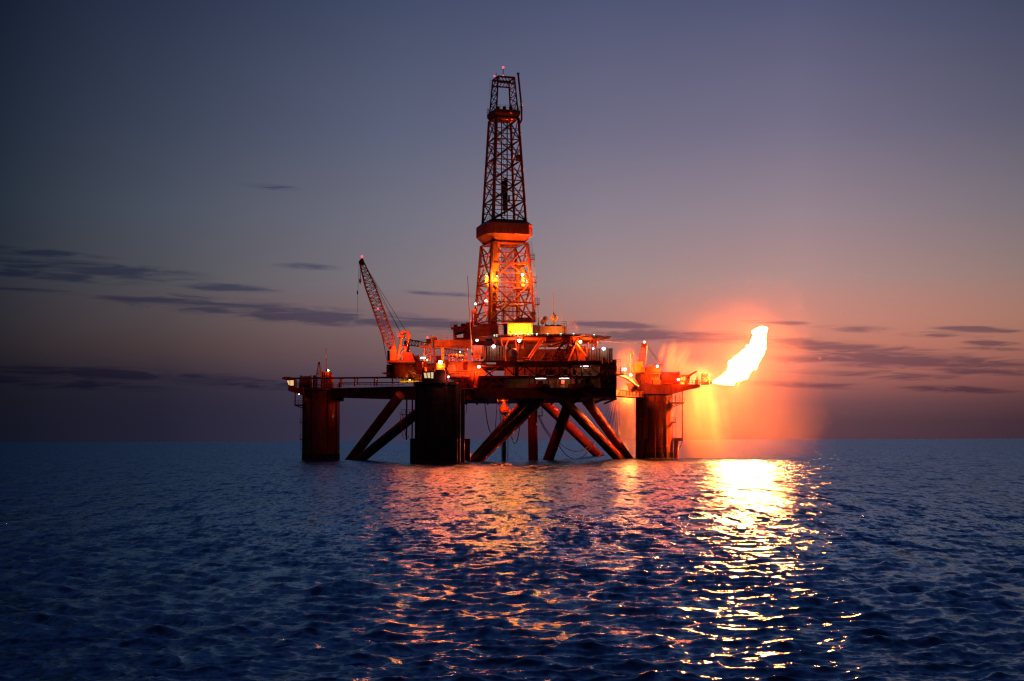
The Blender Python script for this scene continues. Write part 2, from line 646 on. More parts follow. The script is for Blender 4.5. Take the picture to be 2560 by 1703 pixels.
brace((880, 1145, 398), (1000, 988, 380), 1.32)
brace((904, 1146, 392), (1078, 1004, 356), 1.30)
brace((1190, 1155, 352), (1358, 992, 364), 1.28)
brace((1188, 1146, 356), (1318, 998, 376), 1.15)
brace((1333, 1149, 383), (1331, 1000, 383), 1.30)
brace((1371, 1148, 385), (1424, 1004, 378), 1.40)
brace((1496, 1138, 470), (1350, 996, 402), 1.45)
brace((1546, 1145, 396), (1400, 992, 372), 1.36)
brace((1568, 1143, 401), (1462, 996, 380), 1.25)

# hull: central pontoon deck and three box girders
m = MB()
x0, x1 = P(1152, 1000, 350).x, P(1541, 1000, 350).x
hz0, hz1 = 15.5, 18.0
m.prism([(x0, 350), (x1, 350), (x1 + 1, 366), (x1 - 4, 392), (x0 + 8, 404), (x0 - 10, 392), (x0 - 9, 372)], hz0, hz1)
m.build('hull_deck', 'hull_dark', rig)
m = MB()
for k in range(14):
    t = k / 13
    xx = x0 + (x1 - x0) * t
    m.box((xx - 0.12, 349.8, hz0 - 0.5), (xx + 0.12, 402 - 10 * abs(t - .5), hz0 - 0.004))
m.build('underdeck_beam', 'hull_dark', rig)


def girder(a, b, w, z0, z1, z0b=None):
    a, b = Vector(a), Vector(b)
    z0b = z0 if z0b is None else z0b
    u = (b - a).normalized()
    n = Vector((-u.y, u.x, 0)) * (w / 2)
    m = MB()
    vs = []
    for p, zz in ((a, z0), (b, z0b)):
        for s_ in (-1, 1):
            vs.append((p.x + n.x * s_, p.y + n.y * s_, zz))
            vs.append((p.x + n.x * s_, p.y + n.y * s_, z1))
    m.add(vs, [(0, 1, 5, 4), (2, 6, 7, 3), (1, 3, 7, 5), (0, 4, 6, 2), (0, 2, 3, 1), (4, 5, 7, 6)])
    L = (b - a).length
    for k in range(1, int(L / 2.2)):
        q = a + u * (2.2 * k)
        zz = z0 + (z0b - z0) * (2.2 * k / L)
        for s_ in (-1, 1):
            c = q + n * (s_ * 1.02)
            m.tube((c.x, c.y, zz + 0.05), (c.x, c.y, z1 - 0.05), 0.10, 4)
    for s_ in (-1, 1):
        for zz, zb in ((z1 - 0.1, z1 - 0.1), (z0 + .1, z0b + .1)):
            c0, c1 = a + n * (s_ * 1.03), b + n * (s_ * 1.03)
            m.tube((c0.x, c0.y, zz), (c1.x, c1.y, zb), 0.14, 4)
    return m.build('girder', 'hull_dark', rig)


girder(cpos['left'] + Vector((4, -1.5, 0)), (x0 - 8, 384, 0), 5.0, 17.3, 19.8, 15.9)
girder(cpos['near'] + Vector((2, 4, 0)), (x0 + 4, 356, 0), 5.5, 15.1, 17.9)
girder(cpos['right'] + Vector((-4, -1.5, 0)), (x1 - 3, 376, 0), 5.0, 16.9, 18.6)
girder(cpos['near'] + Vector((-2, 5, 0)), (x0 - 9, 380, 0), 4.5, 15.8, 18.2)

# walkway with long pipe rail between left column and the deck
m = MB()
a, b = P(846, 966, 397), P(1010, 966, 380)
m.tube(P(706, 946.5, 396.5), P(975, 944, 383), 0.26, 8)
for t in (0.03, .26, .30, .56, .60, .83):
    q = a.lerp(b, t)
    m.tube(q, (q.x, q.y, P(900, 945, q.y).z), 0.2, 6)
m.rail([a, b], 1.0, 2.0, 0.07)
m.tube(P(846, 958, 397), P(1000, 956, 381), 0.13, 5)
m.build('walkway', 'steel_red', rig)

# upper storeys over the hull
def pprism(m, x0, x1, y0, y1, d0, d1):
    m.pbox(x0, y0, x1, y1, d0, d1)


m = MB()
m.pbox(1240, 903, 1502, 915, 349.0, 374)
m.pbox(1196, 938.5, 1541, 945.5, 349.3, 376)
m.pbox(1200, 911, 1240, 915, 350, 374)
m.build('storey_deck', 'hull_dark', rig)
m = MB()    # open truss front of the storey
yb, yt = 938.6, 914.8
xs = [1262, 1284, 1312, 1340, 1370, 1398, 1424, 1455, 1474, 1500, 1520, 1541]
for i, xx in enumerate(xs):
    m.tube(P(xx, yb, 349.6), P(xx, yt, 349.6), 0.17, 5)
    if i + 1 < len(xs):
        x2 = xs[i + 1]
        if i % 2:
            m.tube(P(xx, yb, 349.6), P(x2, yt, 349.6), 0.14, 5)
            if i in (5, 7):
                m.tube(P(xx, yt, 349.55), P(x2, yb, 349.55), 0.14, 5)
        else:
            m.tube(P(xx, yt, 349.6), P(x2, yb, 349.6), 0.14, 5)
m.tube(P(1242, 941, 349.7), P(1202, 968, 349.7), .2, 5)
m.tube(P(1204, 918, 349.7), P(1262, 966, 349.7), .22, 5)
m.tube(P(1252, 915, 349.7), P(1204, 945, 349.7), .2, 5)
m.build('truss_front', 'hull_dark', rig)
m = MB()
m.pbox(1500, 905, 1541, 972, 351, 368)
for k in range(9):
    m.pbox(1502 + k * 4.4, 907, 1503.5 + k * 4.4, 971, 350.8, 351.2)
m.build('end_wall', 'hull_red', rig)
m = MB()
m.pbox(1152, 946, 1262, 972, 352, 372)
for k in range(22):
    m.pbox(1154 + k * 5, 947, 1155.5 + k * 5, 971, 351.8, 352.3)
m.build('front_wall', 'hull_red', rig)
m = MB()    # pale inner walls of the two open storeys
m.pbox(1262, 915, 1500, 938.6, 357, 358)
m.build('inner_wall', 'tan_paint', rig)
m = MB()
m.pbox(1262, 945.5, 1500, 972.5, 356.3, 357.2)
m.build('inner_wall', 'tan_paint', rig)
for xx, w, y0, y1 in ((1392, 7, 948, 970), (1428, 9, 946, 972), (1455, 5, 947, 972), (1340, 6, 946, 968), (1372, 4, 946, 972)):
    m = MB()
    m.pbox(xx, y0, xx + w, y1, 354.9, 356.0)
    m.build('deck_locker', 'hull_red', rig)
for xx, w in ((1325, 8), (1352, 12), (1385, 16), (1404, 6), (1420, 12), (1440, 6)):
    m = MB()
    m.pbox(xx, 922 + (xx % 5), xx + w, 938.5, 354.5, 356.0)
    m.build('deck_locker', 'hull_red', rig)
m = MB()
m.rail([P(1240, 903, 349.2), P(1502, 903, 349.2)], 1.1, 1.5, 0.05)
m.rail([P(1262, 938.4, 349.4), P(1541, 938.4, 349.4)], 1.1, 1.5, 0.045)
m.rail([P(1262, 972, 350.1), P(1541, 972, 350.1)], 1.1, 1.5, 0.045)
m.rail([P(1123, 903, 358), P(1200, 901, 352)], 1.15, 1.1, 0.07)
m.rail([P(1128, 941, 357), P(1198, 940, 351)], 1.15, 1.1, 0.07)
m.rail([P(1132, 964, 349), P(1158, 964, 349)], 1.3, 0.9, 0.07)
m.rail([P(1541, 910, 356), P(1552, 910, 356)], 1.1, 0.7, 0.06)
m.build('railing', 'steel_orange', rig)
# deckhouse on the left of the block, floodlit
m = MB()
m.pbox(1123, 904, 1212, 940.5, 360, 372)
for k in range(15):
    m.pbox(1125 + k * 5.6, 906, 1127.4 + k * 5.6, 939, 359.85, 360.3)
m.pbox(1134, 944, 1200, 971, 359.5, 372)
for k in range(10):
    m.pbox(1137 + k * 5.6, 946, 1139.4 + k * 5.6, 969, 359.35, 359.8)
dh = m.build('deckhouse', 'cream_paint', rig)
for a in ((1159, 907, 1168, 925, 359.6, 360.2), (1140, 950, 1147, 966, 359.1, 359.7)):
    m = MB()
    m.pbox(*a)
    m.build('door', 'hull_red', dh)
m = MB()
m.pbox(1121, 940.6, 1206, 943.6, 356.5, 372)
m.pbox(1121, 902.6, 1214, 904.4, 359.0, 374)
m.build('gallery_deck', 'steel_red', rig)
m = MB()   # stair down to the near girder
for off in (0, 3.2):
    m.tube(P(1200 - off, 944, 355), P(1152 - off, 971, 354), .16, 5)
m.tube(P(1200, 934, 355), P(1152, 961, 354), .08, 5)
for k in range(12):
    t = k / 11
    m.tube(P(1200 - 48 * t, 944 + 27 * t, 355), P(1200 - 48 * t, 934 + 27 * t, 355), .05, 4)
    q = P(1199 - 48 * t, 944.6 + 27 * t, 355)
    m.box((q.x - .3, q.y - .7, q.z - .05), (q.x + .3, q.y + .7, q.z))
m.build('stair', 'steel_red', rig)

for a in ((1507, 894, 1513.5, 909, 349.2, 351), (1522, 896, 1526, 909, 349.2, 351), (1531, 899, 1540, 905, 349.4, 352)):
    m = MB()
    m.pbox(*a)
    m.build('deck_locker', 'steel_orange', rig)
rnd = random.Random(21)
for (xa, xb, ya, yb_, d0, n, mt) in ((1500, 1542, 900, 970, 350.6, 26, 'steel_red'), (1152, 1262, 915, 972, 351.5, 40, 'hull_red'), (1262, 1500, 895, 904, 349.6, 46, 'steel_red'), (1270, 1500, 846, 874, 356.5, 40, 'steel_red'), (1120, 1205, 880, 905, 358, 30, 'steel_orange')):
    for k in range(int(n * .75)):
        m = MB()
        xx, yy = rnd.uniform(xa, xb), rnd.uniform(ya, yb_)
        dd = d0 - rnd.uniform(0, .5)
        q = rnd.random()
        if q < .35:
            m.tube(P(xx, yy, dd), P(xx, min(yb_ + 3, yy + rnd.uniform(6, 22)), dd), rnd.uniform(.08, .2), 6)
        elif q < .65:
            m.tube(P(xx, yy, dd), P(min(xb, xx + rnd.uniform(6, 26)), yy + rnd.uniform(-1, 1), dd), rnd.uniform(.08, .18), 6)
        else:
            m.pbox(xx, yy, xx + rnd.uniform(1.5, 5), yy + rnd.uniform(2, 7), dd, dd + .8)
        m.build('service_pipe' if q < .65 else 'equipment_box', mt, rig)
# near column: sponson, fender and pipes
m = MB()
m.pbox(1025, 1096, 1143, 1168, 335.5, 346)
m.build('sponson', 'hull_dark', rig)
m = MB()
m.tube(P(1145, 1160, 340), P(1145, 960, 340), 0.62, 12)
m.build('caisson', 'steel_red', rig, smooth=True)
m = MB()
m.tube(P(1157, 1158, 341), P(1157, 975, 341), 0.5, 12)
m.build('caisson', 'hull_red', rig, smooth=True)
m = MB()
m.pbox(1161, 1097, 1175, 1152, 342, 346)
m.build('fender', 'hull_red', rig)
m = MB()
for xx in (1016, 1030, 1041):
    m.tube(P(xx, 1100, 341), P(xx + 1, 1000, 343), 0.2, 6)
m.pbox(1003, 1036, 1034, 1038, 342, 344)
m.rail([P(1003, 1036, 342), P(1034, 1036, 342)], 1.1, 0.9, 0.06)
m.tube(P(1040, 1000, 342), P(1052, 1096, 338), .25, 6)
m.build('access_frame', 'hull_dark', rig)

# left column: wing platform, ladder platforms
m = MB()
m.yprism([(718, 970), (757, 970), (760, 992), (752, 986), (722, 978)], 396, 407)
m.build('wing_platform', 'hull_red', rig)
m = MB()
m.pbox(735, 1011, 760, 1014, 398, 404)
m.rail([P(735, 1011, 398), P(758, 1011, 398)], 1.1, 0.9, 0.06)
m.tube(P(738, 1012, 398.2), P(738, 980, 398.2), .16, 5)
m.tube(P(737, 1014, 399), P(757, 1020, 400), .13, 5)
m.build('access_platform', 'hull_dark', rig)
m = MB()
m.ladder(P(754.5, 1014, 401), P(754.5, 1138, 401), .6)
for yy in (1056, 1098):
    m.pbox(749.5, yy, 757, yy + 1.6, 400, 403)
    m.rail([P(749.5, yy, 400), P(756, yy, 400)], 1.2, .5, .05)
m.build('ladder', 'hull_dark', rig)
m = MB()
m.pbox(846, 994, 857, 1003, 398, 401)
m.build('bracket', 'hull_dark', rig)
# right column: cantilever deck, pile, access platforms
m = MB()
m.yprism([(1592, 961), (1750, 961), (1750, 968.5), (1737, 970.5), (1681, 985), (1592, 985)], 396, 408)
m.build('cantilever_deck', 'hull_red', rig)
m = MB()
m.tube(P(1690.5, 1150, 400), P(1690.5, 1096, 400), 0.72, 14)
m.build('pile', 'steel_red', rig, smooth=True)
m = MB()
m.tube(P(1706, 1104, 399), P(1706, 976, 399), 0.17, 6)
m.pbox(1684, 1095, 1707, 1103, 399, 401)
m.tube(P(1706, 1104, 399), P(1698, 1123, 399), .1, 5)
m.tube(P(1690, 1096, 399), P(1690, 990, 399), .06, 4)
m.pbox(1679, 1005.5, 1711, 1008.5, 397.5, 403)
m.rail([P(1680, 1005.5, 397.5), P(1711, 1005.5, 397.5), P(1711, 1005.5, 403)], 1.15, .8, .06)
for xx in (1688, 1700):
    m.tube(P(xx, 1005, 399), P(xx, 988, 399), .12, 5)
m.tube(P(1711, 1008, 398), P(1681, 1018, 400), .1, 5)
m.tube(P(1700, 1008, 398), P(1681, 1014, 400), .1, 5)
m.build('access_platform', 'steel_red', rig)
m = MB()
m.pbox(1679, 1055, 1689, 1057.5, 398, 402)
m.rail([P(1680, 1055, 398), P(1689, 1055, 398)], 1.2, .5, .06)
m.build('ladder_landing', 'steel_red', rig)
m = MB()
m.ladder(P(1697, 1005, 400), P(1697, 985, 400), .6)
m.build('ladder', 'steel_red', rig)
m = MB()
m.tube(P(1594, 1145, 398.4), P(1594, 985, 398.4), 0.5, 10)
m.tube(P(1603, 1145, 397.4), P(1603, 985, 397.4), 0.42, 10)
m.build('caisson', 'hull_dark', rig, smooth=True)
m = MB()
m.pbox(1609.5, 984, 1619, 1098, 396.85, 397.6)
m.build('wear_plate', 'steel_red', rig)
for yy in (1023, 1034, 1045):
    m = MB()
    m.pbox(1599, yy, 1606, yy + 5.5, 396.6, 396.8)
    m.build('draft_mark', 'steel_red', rig)
# stair bridge between the block and the right column
m = MB()
for dd in (388, 390):
    m.tube(P(1541, 935, dd - 14), P(1566, 945, dd - 8), .42, 6)
    m.tube(P(1566, 945, dd - 8), P(1594, 966, dd), .42, 6)
    m.tube(P(1541, 925, dd - 14), P(1562, 927, dd - 9), .09, 5)
    m.tube(P(1562, 927, dd - 9), P(1594, 957, dd), .09, 5)
for k in range(11):
    t = k / 10
    m.tube(P(1558 + 36 * t, 938 + 27 * t, 386), P(1558 + 36 * t, 927 + 29 * t, 386), .06, 4)
m.pbox(1542, 934, 1560, 937, 374, 382)
m.rail([P(1542, 934, 374), P(1560, 934, 374)], 1.1, .7, .06)
m.tube(P(1552, 917, 376), P(1552, 934, 376), .12, 5)
m.yprism([(1566, 958), (1594, 960), (1594, 976), (1572, 976), (1571, 965)], 389, 391)
m.build('stair_bridge', 'steel_red', rig)
m = MB()
for yy in (985, 990, 995):
    m.tube(P(1470, yy + 6, 368), P(1497, yy + 5, 368), .14, 5)
m.build('pipe_rack', 'steel_red', rig)

# ------------------------------------------------------------------ derrick
DC = P(1261, 800, 385)
DX, DYc = DC.x, 385.0
TH = R(-26)
S385 = 385 / F


def zy(y):
    return P(1261, y, 385).z


def corners(y, rpx):
    r = rpx * S385
    out = []
    for k in range(4):       # left, front, right, back
        a = TH + math.pi + k * math.pi / 2
        out.append(Vector((DX + r * math.cos(a), DYc + r * math.sin(a), zy(y))))
    return out


def rad_at(y):
    pts = [(195, 33), (290, 41), (304, 42), (557, 61), (612, 65), (808, 84)]
    for (a, ra), (b, rb) in zip(pts[:-1], pts[1:]):
        if a <= y <= b:
            return ra + (rb - ra) * (y - a) / (b - a)
    return 84


der = thing('drilling_derrick', (DX, DYc, zy(812)), 'tall dark lattice derrick rising from the middle of the platform', 'derrick')


def tower(ys, rleg, rbr, mat, kx):
    rings = [corners(y, rad_at(y)) for y in ys]
    for k in range(4):
        m = MB()
        for a, b in zip(rings[:-1], rings[1:]):
            m.tube(a[k], b[k], rleg * (1.35 if k == 1 else 1), 7)
        m.build('leg', mat, der)
    for k in range(4):
        k2 = (k + 1) % 4
        m = MB()
        for i, (a, b) in enumerate(zip(rings[:-1], rings[1:])):
            m.tube(a[k], a[k2], rbr, 5)
            if kx:
                m.tube(a[k], b[k2], rbr, 5)
                m.tube(a[k2], b[k], rbr, 5)
                mid = (a[k] + b[k2] + a[k2] + b[k]) / 4
                m.tube((a[k] + b[k]) / 2, (a[k2] + b[k2]) / 2, rbr * .7, 4)
            else:
                mid = (a[k] + a[k2]) / 2 if i % 2 else (b[k] + b[k2]) / 2
                if i % 2:
                    m.tube(b[k], mid, rbr * 1.2, 5)
                    m.tube(b[k2], mid, rbr * 1.2, 5)
                else:
                    m.tube(a[k], mid, rbr * 1.2, 5)
                    m.tube(a[k2], mid, rbr * 1.2, 5)
                for f in (0.5,):
                    p1, p2 = a[k].lerp(b[k], f), a[k2].lerp(b[k2], f)
                    m.tube(p1, p2, rbr * .8, 4)
                    for w in (.25, .75):
                        q = a[k].lerp(a[k2], w)
                        m.tube(q, (p1 if w < .5 else p2), rbr * .6, 4)
            if i == len(rings) - 2:
                m.tube(b[k], b[k2], rbr, 5)
        m.build('face_bracing', mat, der)


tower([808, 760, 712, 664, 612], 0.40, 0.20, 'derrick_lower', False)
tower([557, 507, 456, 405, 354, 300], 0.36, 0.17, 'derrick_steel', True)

# wind wall box
def octo(y, half, ch):
    h = half * S385
    c = ch * S385
    pts = []
    raw = [(-h, -h + c), (-h + c, -h), (h - c, -h), (h, -h + c), (h, h - c), (h - c, h), (-h + c, h), (-h, h - c)]
    t = TH + math.pi / 4 + math.pi / 2
    for x, yy in raw:
        pts.append(Vector((DX + x * math.cos(t) - yy * math.sin(t), DYc + x * math.sin(t) + yy * math.cos(t), zy(y))))
    return pts


m = MB()
layers = [octo(610, 44, 8), octo(592, 59, 15), octo(566, 59, 15), octo(555, 46, 8)]
for a, b in zip(layers[:-1], layers[1:]):
    m.add(a + b, [(k, (k + 1) % 8, 8 + (k + 1) % 8, 8 + k) for k in range(8)])
m.add(layers[-1], [tuple(range(8))])
m.add(layers[0], [tuple(range(7, -1, -1))])
ww = m.build('windwall', 'steel_red', der)
m = MB()
for i in range(8):
    a0, a1 = layers[1][i], layers[1][(i + 1) % 8]
    b0, b1 = layers[2][i], layers[2][(i + 1) % 8]
    n = max(2, int((a1 - a0).length / 0.9))
    out = ((a0 + a1) / 2 - Vector((DX, DYc, a0.z))).normalized() * 0.04
    for k in range(n + 1):
        m.tube(a0.lerp(a1, k / n) + out, b0.lerp(b1, k / n) + out, 0.05, 4)
m.build('sheeting_rib', 'steel_red', ww)
m = MB()
for i in range(8):
    a0, a1 = layers[3][i], layers[3][(i + 1) % 8]
m.rail(layers[3] + [layers[3][0]], 1.0, 1.4, .05)
m.build('railing', 'derrick_steel', der)

# crown platform, sheaves, top gantry
m = MB()
cp = corners(290, 47)
cp2 = corners(301, 40)
cp3 = corners(281, 47)
m.add(cp2 + cp, [(k, (k + 1) % 4, 4 + (k + 1) % 4, 4 + k) for k in range(4)] + [(3, 2, 1, 0)])
m.add(cp + cp3, [(k, (k + 1) % 4, 4 + (k + 1) % 4, 4 + k) for k in range(4)] + [(4, 5, 6, 7)])
crown = m.build('crown_platform', 'derrick_steel', der)
for px in (1245, 1261, 1277):
    m = MB()
    c = P(px, 276, 383)
    m.lathe(c, [(0.3, -.5), (1.05, -.45), (1.15, 0), (1.05, .45), (.3, .5)], 16, 'X')
    m.build('sheave', 'dark_steel', crown)
m = MB()
m.rail(cp3 + [cp3[0]], 1.1, 1.2, .05)
m.build('railing', 'derrick_steel', crown)
m = MB()
base = corners(282, 40)
top = corners(198, 31)
L_, Fr, Rt, Bk = 0, 1, 2, 3
# two side frames joined only by the top beams
for (a, b) in ((0, 1), (2, 3)):
    ta, tb = top[a], top[b]
    m.tube(base[a], ta, .22, 6)
    m.tube(base[b], tb, .22, 6)
    for i in range(4):
        t0, t1 = i / 4, (i + 1) / 4
        m.tube(base[a].lerp(ta, t0), base[b].lerp(tb, t1), .13, 5)
        m.tube(base[b].lerp(tb, t0), base[a].lerp(ta, t1), .13, 5)
        m.tube(base[a].lerp(ta, t1), base[b].lerp(tb, t1), .13, 5)
dn = Vector((0, 0, 1.6))
for a, b in ((1, 2), (3, 0)):
    m.tube(top[a], top[b], .3, 6)
    m.tube(top[a] - dn, top[b] - dn, .22, 6)
    n = 5
    for i in range(n):
        m.tube(top[a].lerp(top[b], i / n), top[a].lerp(top[b], (i + 1) / n) - dn, .12, 4)
m.tube(top[0], top[1], .25, 6)
m.tube(top[2], top[3], .25, 6)
m.build('top_gantry', 'derrick_steel', der)
m = MB()
m.path([P(1299, 310, 383), P(1304, 300, 383), P(1304, 270, 383), P(1295.5, 186, 383)], .28, 8)
m.tube(P(1295.5, 186, 383), P(1295.3, 182.5, 383), .42, 8)
m.build('vent_pipe', 'derrick_steel', der)
m = MB()
m.tube(P(1258, 194, 385), P(1258, 171, 385), .09, 6)
m.build('lightning_mast', 'derrick_steel', der)
m = MB()
m.tube(P(1240.5, 192, 385), P(1240.5, 182, 385), .06, 5)
m.tube(P(1238.5, 186, 385), P(1242.5, 184, 385), .05, 5)
m.build('wind_vane', 'derrick_steel', der)
m = MB()
m.ladder(P(1228, 240, 385), P(1228, 197, 385), .7)
m.ladder(P(1221, 300, 385), P(1221, 268, 385), .7)
m.ladder(P(1227, 555, 386), P(1236, 304, 386), .8)
m.ladder(P(1330, 640, 385), P(1325, 602, 385), .7)
m.ladder(P(1341, 760, 385), P(1333, 648, 385), .7)
m.ladder(P(1345, 806, 385), P(1341, 760, 385), .7)
m.build('ladder', 'derrick_lower', der)
for (x_a, y_a, x_b, y_b) in ((1326, 635, 1337, 649), (1331, 690, 1342, 706), (1336, 746, 1349, 761)):
    m = MB()
    m.pbox(x_a, y_b - 1.5, x_b, y_b, 383.5, 385.5)
    for f in (.35, .7, 1.0):
        yy = y_b - (y_b - y_a) * f
        m.path([P(x_a, yy, 385.5), P(x_a, yy, 383.5), P(x_b, yy, 383.5), P(x_b, yy, 385.5)], .06, 4)
    for k in range(5):
        xx = x_a + (x_b - x_a) * k / 4
        m.tube(P(xx, y_b, 383.5), P(xx, y_a, 383.5), .05, 4)
    m.tube(P(x_b, y_b, 384.5), P(x_a - 3, y_b + 8, 384.5), .1, 5)
    m.build('ladder_cage', 'derrick_lower', der)
# platforms on the tower
m = MB()
m.pbox(1289, 387, 1304, 397, 384, 388)
m.rail([P(1289, 387, 384), P(1304, 387, 384)], 1.3, .6, .06)
m.build('tower_platform', 'derrick_steel', der)
m = MB()
m.pbox(1230, 345, 1257, 347, 381, 383)
m.build('tower_platform', 'derrick_steel', der)
m = MB()
m.pbox(1222, 400, 1240, 402, 380, 383)
m.build('tower_platform', 'derrick_steel', der)
# ducts and standing pipe inside
m = MB()
m.tube(P(1231, 808, 379), P(1238, 604, 380), 1.28, 10)
m.build('air_duct', 'steel_orange', der, smooth=True)
m = MB()
m.pbox(1296, 655, 1322, 659, 382, 388)
m.pbox(1286, 718, 1326, 722, 382, 388)
m.pbox(1304, 668, 1311, 716, 384, 388)
m.build('racking_board', 'steel_orange', der)
m = MB()
m.pbox(1290, 655, 1300, 790, 388, 390)
m.build('guide_rail', 'steel_orange', der)
m = MB()
m.pbox(1213, 685, 1223, 716, 382, 385)
m.build('junction_box', 'steel_orange', der)
for k in range(12):
    m = MB()
    xx = 1254 + 3.4 * k
    m.tube(P(xx, 808, 386.5 + (k % 3)), P(xx * .9 + 126, 606, 386.5 + (k % 3)), 0.11, 6)
    m.build('drill_pipe', 'derrick_lower', der)
m = MB()
m.path([P(1256, 762, 379), P(1310, 762, 379)], .22, 7)
m.path([P(1228, 753, 378.6), P(1250, 753, 378.6)], .16, 6)
m.path([P(1238, 769, 378.6), P(1262, 769, 378.6), P(1264, 760, 378.6), P(1264, 745, 378.6)], .22, 7)
m.path([P(1258, 806, 378.6), P(1258, 776, 378.6), P(1268, 774, 378.6), P(1270, 766, 378.6)], .22, 7)
m.build('standpipe', 'white_paint', der)
m = MB()
m.lathe(P(1334, 785, 379.5), [(.2, -.25), (.62, -.2), (.66, 0), (.62, .2), (.2, .25)], 18, 'Y')
m.build('cable_reel', 'grey_paint', der)
m = MB()
m.lathe(P(1184, 779, 380), [(.2, -.25), (.5, -.2), (.6, 0), (.5, .2), (.2, .25)], 18, 'Y')
m.tube(P(1181, 782, 380), P(1184, 842, 380), .22, 6)
m.build('hoist_post', 'steel_red', der)
# travelling block and top drive with its lines
m = MB()
m.pbox(1255, 452, 1269, 486, 384.2, 386)
m.lathe(P(1264, 452, 385), [(.2, -.5), (.85, -.45), (.9, 0), (.85, .45), (.2, .5)], 16, 'X')
m.pbox(1256, 486, 1268, 503, 384, 386.2)
tb = m.build('travelling_block', 'dark_steel', der)
m = MB()
m.pbox(1256, 503, 1268, 524, 384.1, 386)
m.tube(P(1262, 524, 385), P(1262, 540, 385), .35, 8, .15)
m.pbox(1270, 488, 1275, 506, 384.3, 385.3)
m.build('top_drive', 'steel_orange', tb)
m = MB()
for xx in (1254, 1259, 1265, 1268):
    m.tube(P(xx, 455, 385), P(xx, 300, 385), .045, 4)
m.tube(P(1254, 556, 386), P(1254, 300, 386), .16, 5)
m.tube(P(1268, 556, 386), P(1268, 300, 386), .16, 5)
m.build('hoisting_line', 'cable_black', tb)
for (px, py, mt, r_) in ((1258, 168.8, 'lens_red', .24), (1236, 190, 'lens_red', .17), (1258, 188.5, 'lens_red', .12), (1236, 471, 'lens_red', .22), (1236, 399, 'lens_white', .15)):
    m = MB()
    m.sphere(P(px, py, 381 if py > 300 else 385), r_ * 1.25, 8)
    m.build('beacon', mt, der)

# drill floor substructure
m = MB()
m.yprism([(1175, 852), (1175, 822), (1196, 812), (1214, 809), (1246, 809), (1246, 852)], 372, 395)
m.pbox(1246, 838, 1345, 850, 373, 398)
m.build('drill_floor', 'hull_red', der)
m = MB()
m.yprism([(1285, 808), (1287, 799), (1300, 794), (1322, 794), (1330, 800), (1330, 808)], 379, 384)
m.build('drawworks', 'steel_red', der)

# ------------------------------------------------------------------ cabins, containers
def corrug(name, x0, y0, x1, y1, d0, d1, mat, pitch, label, cat='container', group=None):
    t = thing(name, P((x0 + x1) / 2, y1, (d0 + d1) / 2), label, cat, group)
    m = MB()
    m.pbox(x0, y0, x1, y1, d0, d1)
    n = int((x1 - x0) / pitch)
    for k in range(n):
        xx = x0 + (k + .25) * (x1 - x0) / n
        m.pbox(xx, y0 + 1, xx + (x1 - x0) / n * .5, y1 - 1, d0 - .32, d0 + .05)
    m.build('wall', mat, t)
    m = MB()
    m.pbox(x0 - .6, y0 - 1.2, x1 + .6, y0, d0 - .2, d1 + .2)
    m.pbox(x0 - .6, y1 - 1, x1 + .6, y1, d0 - .2, d1 + .2)
    for xx in (x0 - .5, x1 - .8):
        m.pbox(xx, y0, xx + 1.3, y1 - 1, d0 - .2, d0 + .3)
    m.build('frame', mat, t)
    return t


c1 = corrug('container', 1210, 866, 1262, 902, 352.5, 360, 'grey_paint', 6.4, 'grey corrugated container under a white floodlight left of the domed radome')
c2 = corrug('container', 1466, 872, 1531, 902, 352.5, 360, 'grey_paint', 6.4, 'grey corrugated container at the right end beneath two white lamps')
c3 = corrug('container', 1420, 866, 1464, 902, 358, 364, 'steel_orange', 5.5, 'orange lit corrugated container behind the slanting helideck struts')
c4 = corrug('container', 1180, 865, 1208, 893, 356, 362, 'steel_orange', 9.0, 'plain orange red container beside the tall whip antenna foot')
c5 = corrug('deck_module', 1264, 874, 1420, 903, 366, 372, 'steel_orange', 5.0, 'long orange corrugated module below the helideck', 'module')
m = MB()
m.pbox(1362, 879, 1368, 889, 365.6, 366.2)
m.build('door', 'dark_steel', c5)
m = MB()
m.pbox(1268, 856, 1345, 873, 369, 374)
m.build('upper_wall', 'cream_paint', c5)
m = MB()
m.pbox(1358, 851, 1378, 865, 365, 368)
m.pbox(1382, 853, 1405, 866, 364, 368)
m.pbox(1348, 862, 1366, 866, 363, 366)
m.build('roof_unit', 'cream_paint', c5)

sh = thing('doghouse', P(1299, 838, 371), 'yellow floodlit cabin with a black doorway at the foot of the derrick', 'cabin')
m = MB()
m.pbox(1268.5, 809, 1331, 838.5, 369, 377)
m.build('wall', 'yellow_paint', sh)
m = MB()
for yy in (815, 821.5, 828.5):
    m.pbox(1270, yy, 1329, yy + .8, 368.93, 369.02)
for xx in (1284, 1300, 1316):
    m.pbox(xx, 810, xx + .8, 837, 368.9, 369.01)
m.build('panel_seam', 'steel_orange', sh)
m = MB()
m.pbox(1327.5, 809.5, 1330.5, 838, 368.7, 369.2)
m.pbox(1268.7, 809.5, 1271, 838, 368.7, 369.2)
m.build('corner_post', 'steel_orange', sh)
m = MB()
m.tube(P(1319, 834, 368.6), P(1323, 814, 368.6), .1, 5)
m.tube(P(1311, 838, 368.6), P(1313, 826, 368.6), .14, 5)
m.build('wall_pipe', 'steel_red', sh)
m = MB()
m.pbox(1256, 807, 1332.5, 809, 368.6, 377.5)
m.build('roof', 'steel_red', sh)
m = MB()
m.pbox(1259.5, 811, 1268, 839, 369.3, 376)
m.build('doorway', 'rubber', sh)
m = MB()
m.lathe(P(1277, 830.5, 368.85), [(.05, 0), (.32, .02), (.34, .1), (.05, .16)], 14, 'Y')
m.build('hose_reel', 'orange_plastic', sh)
m = MB()
m.ladder(P(1249, 840, 370), P(1249, 806, 370), .8)
m.ladder(P(1255, 840, 370), P(1255, 806, 370), .8)
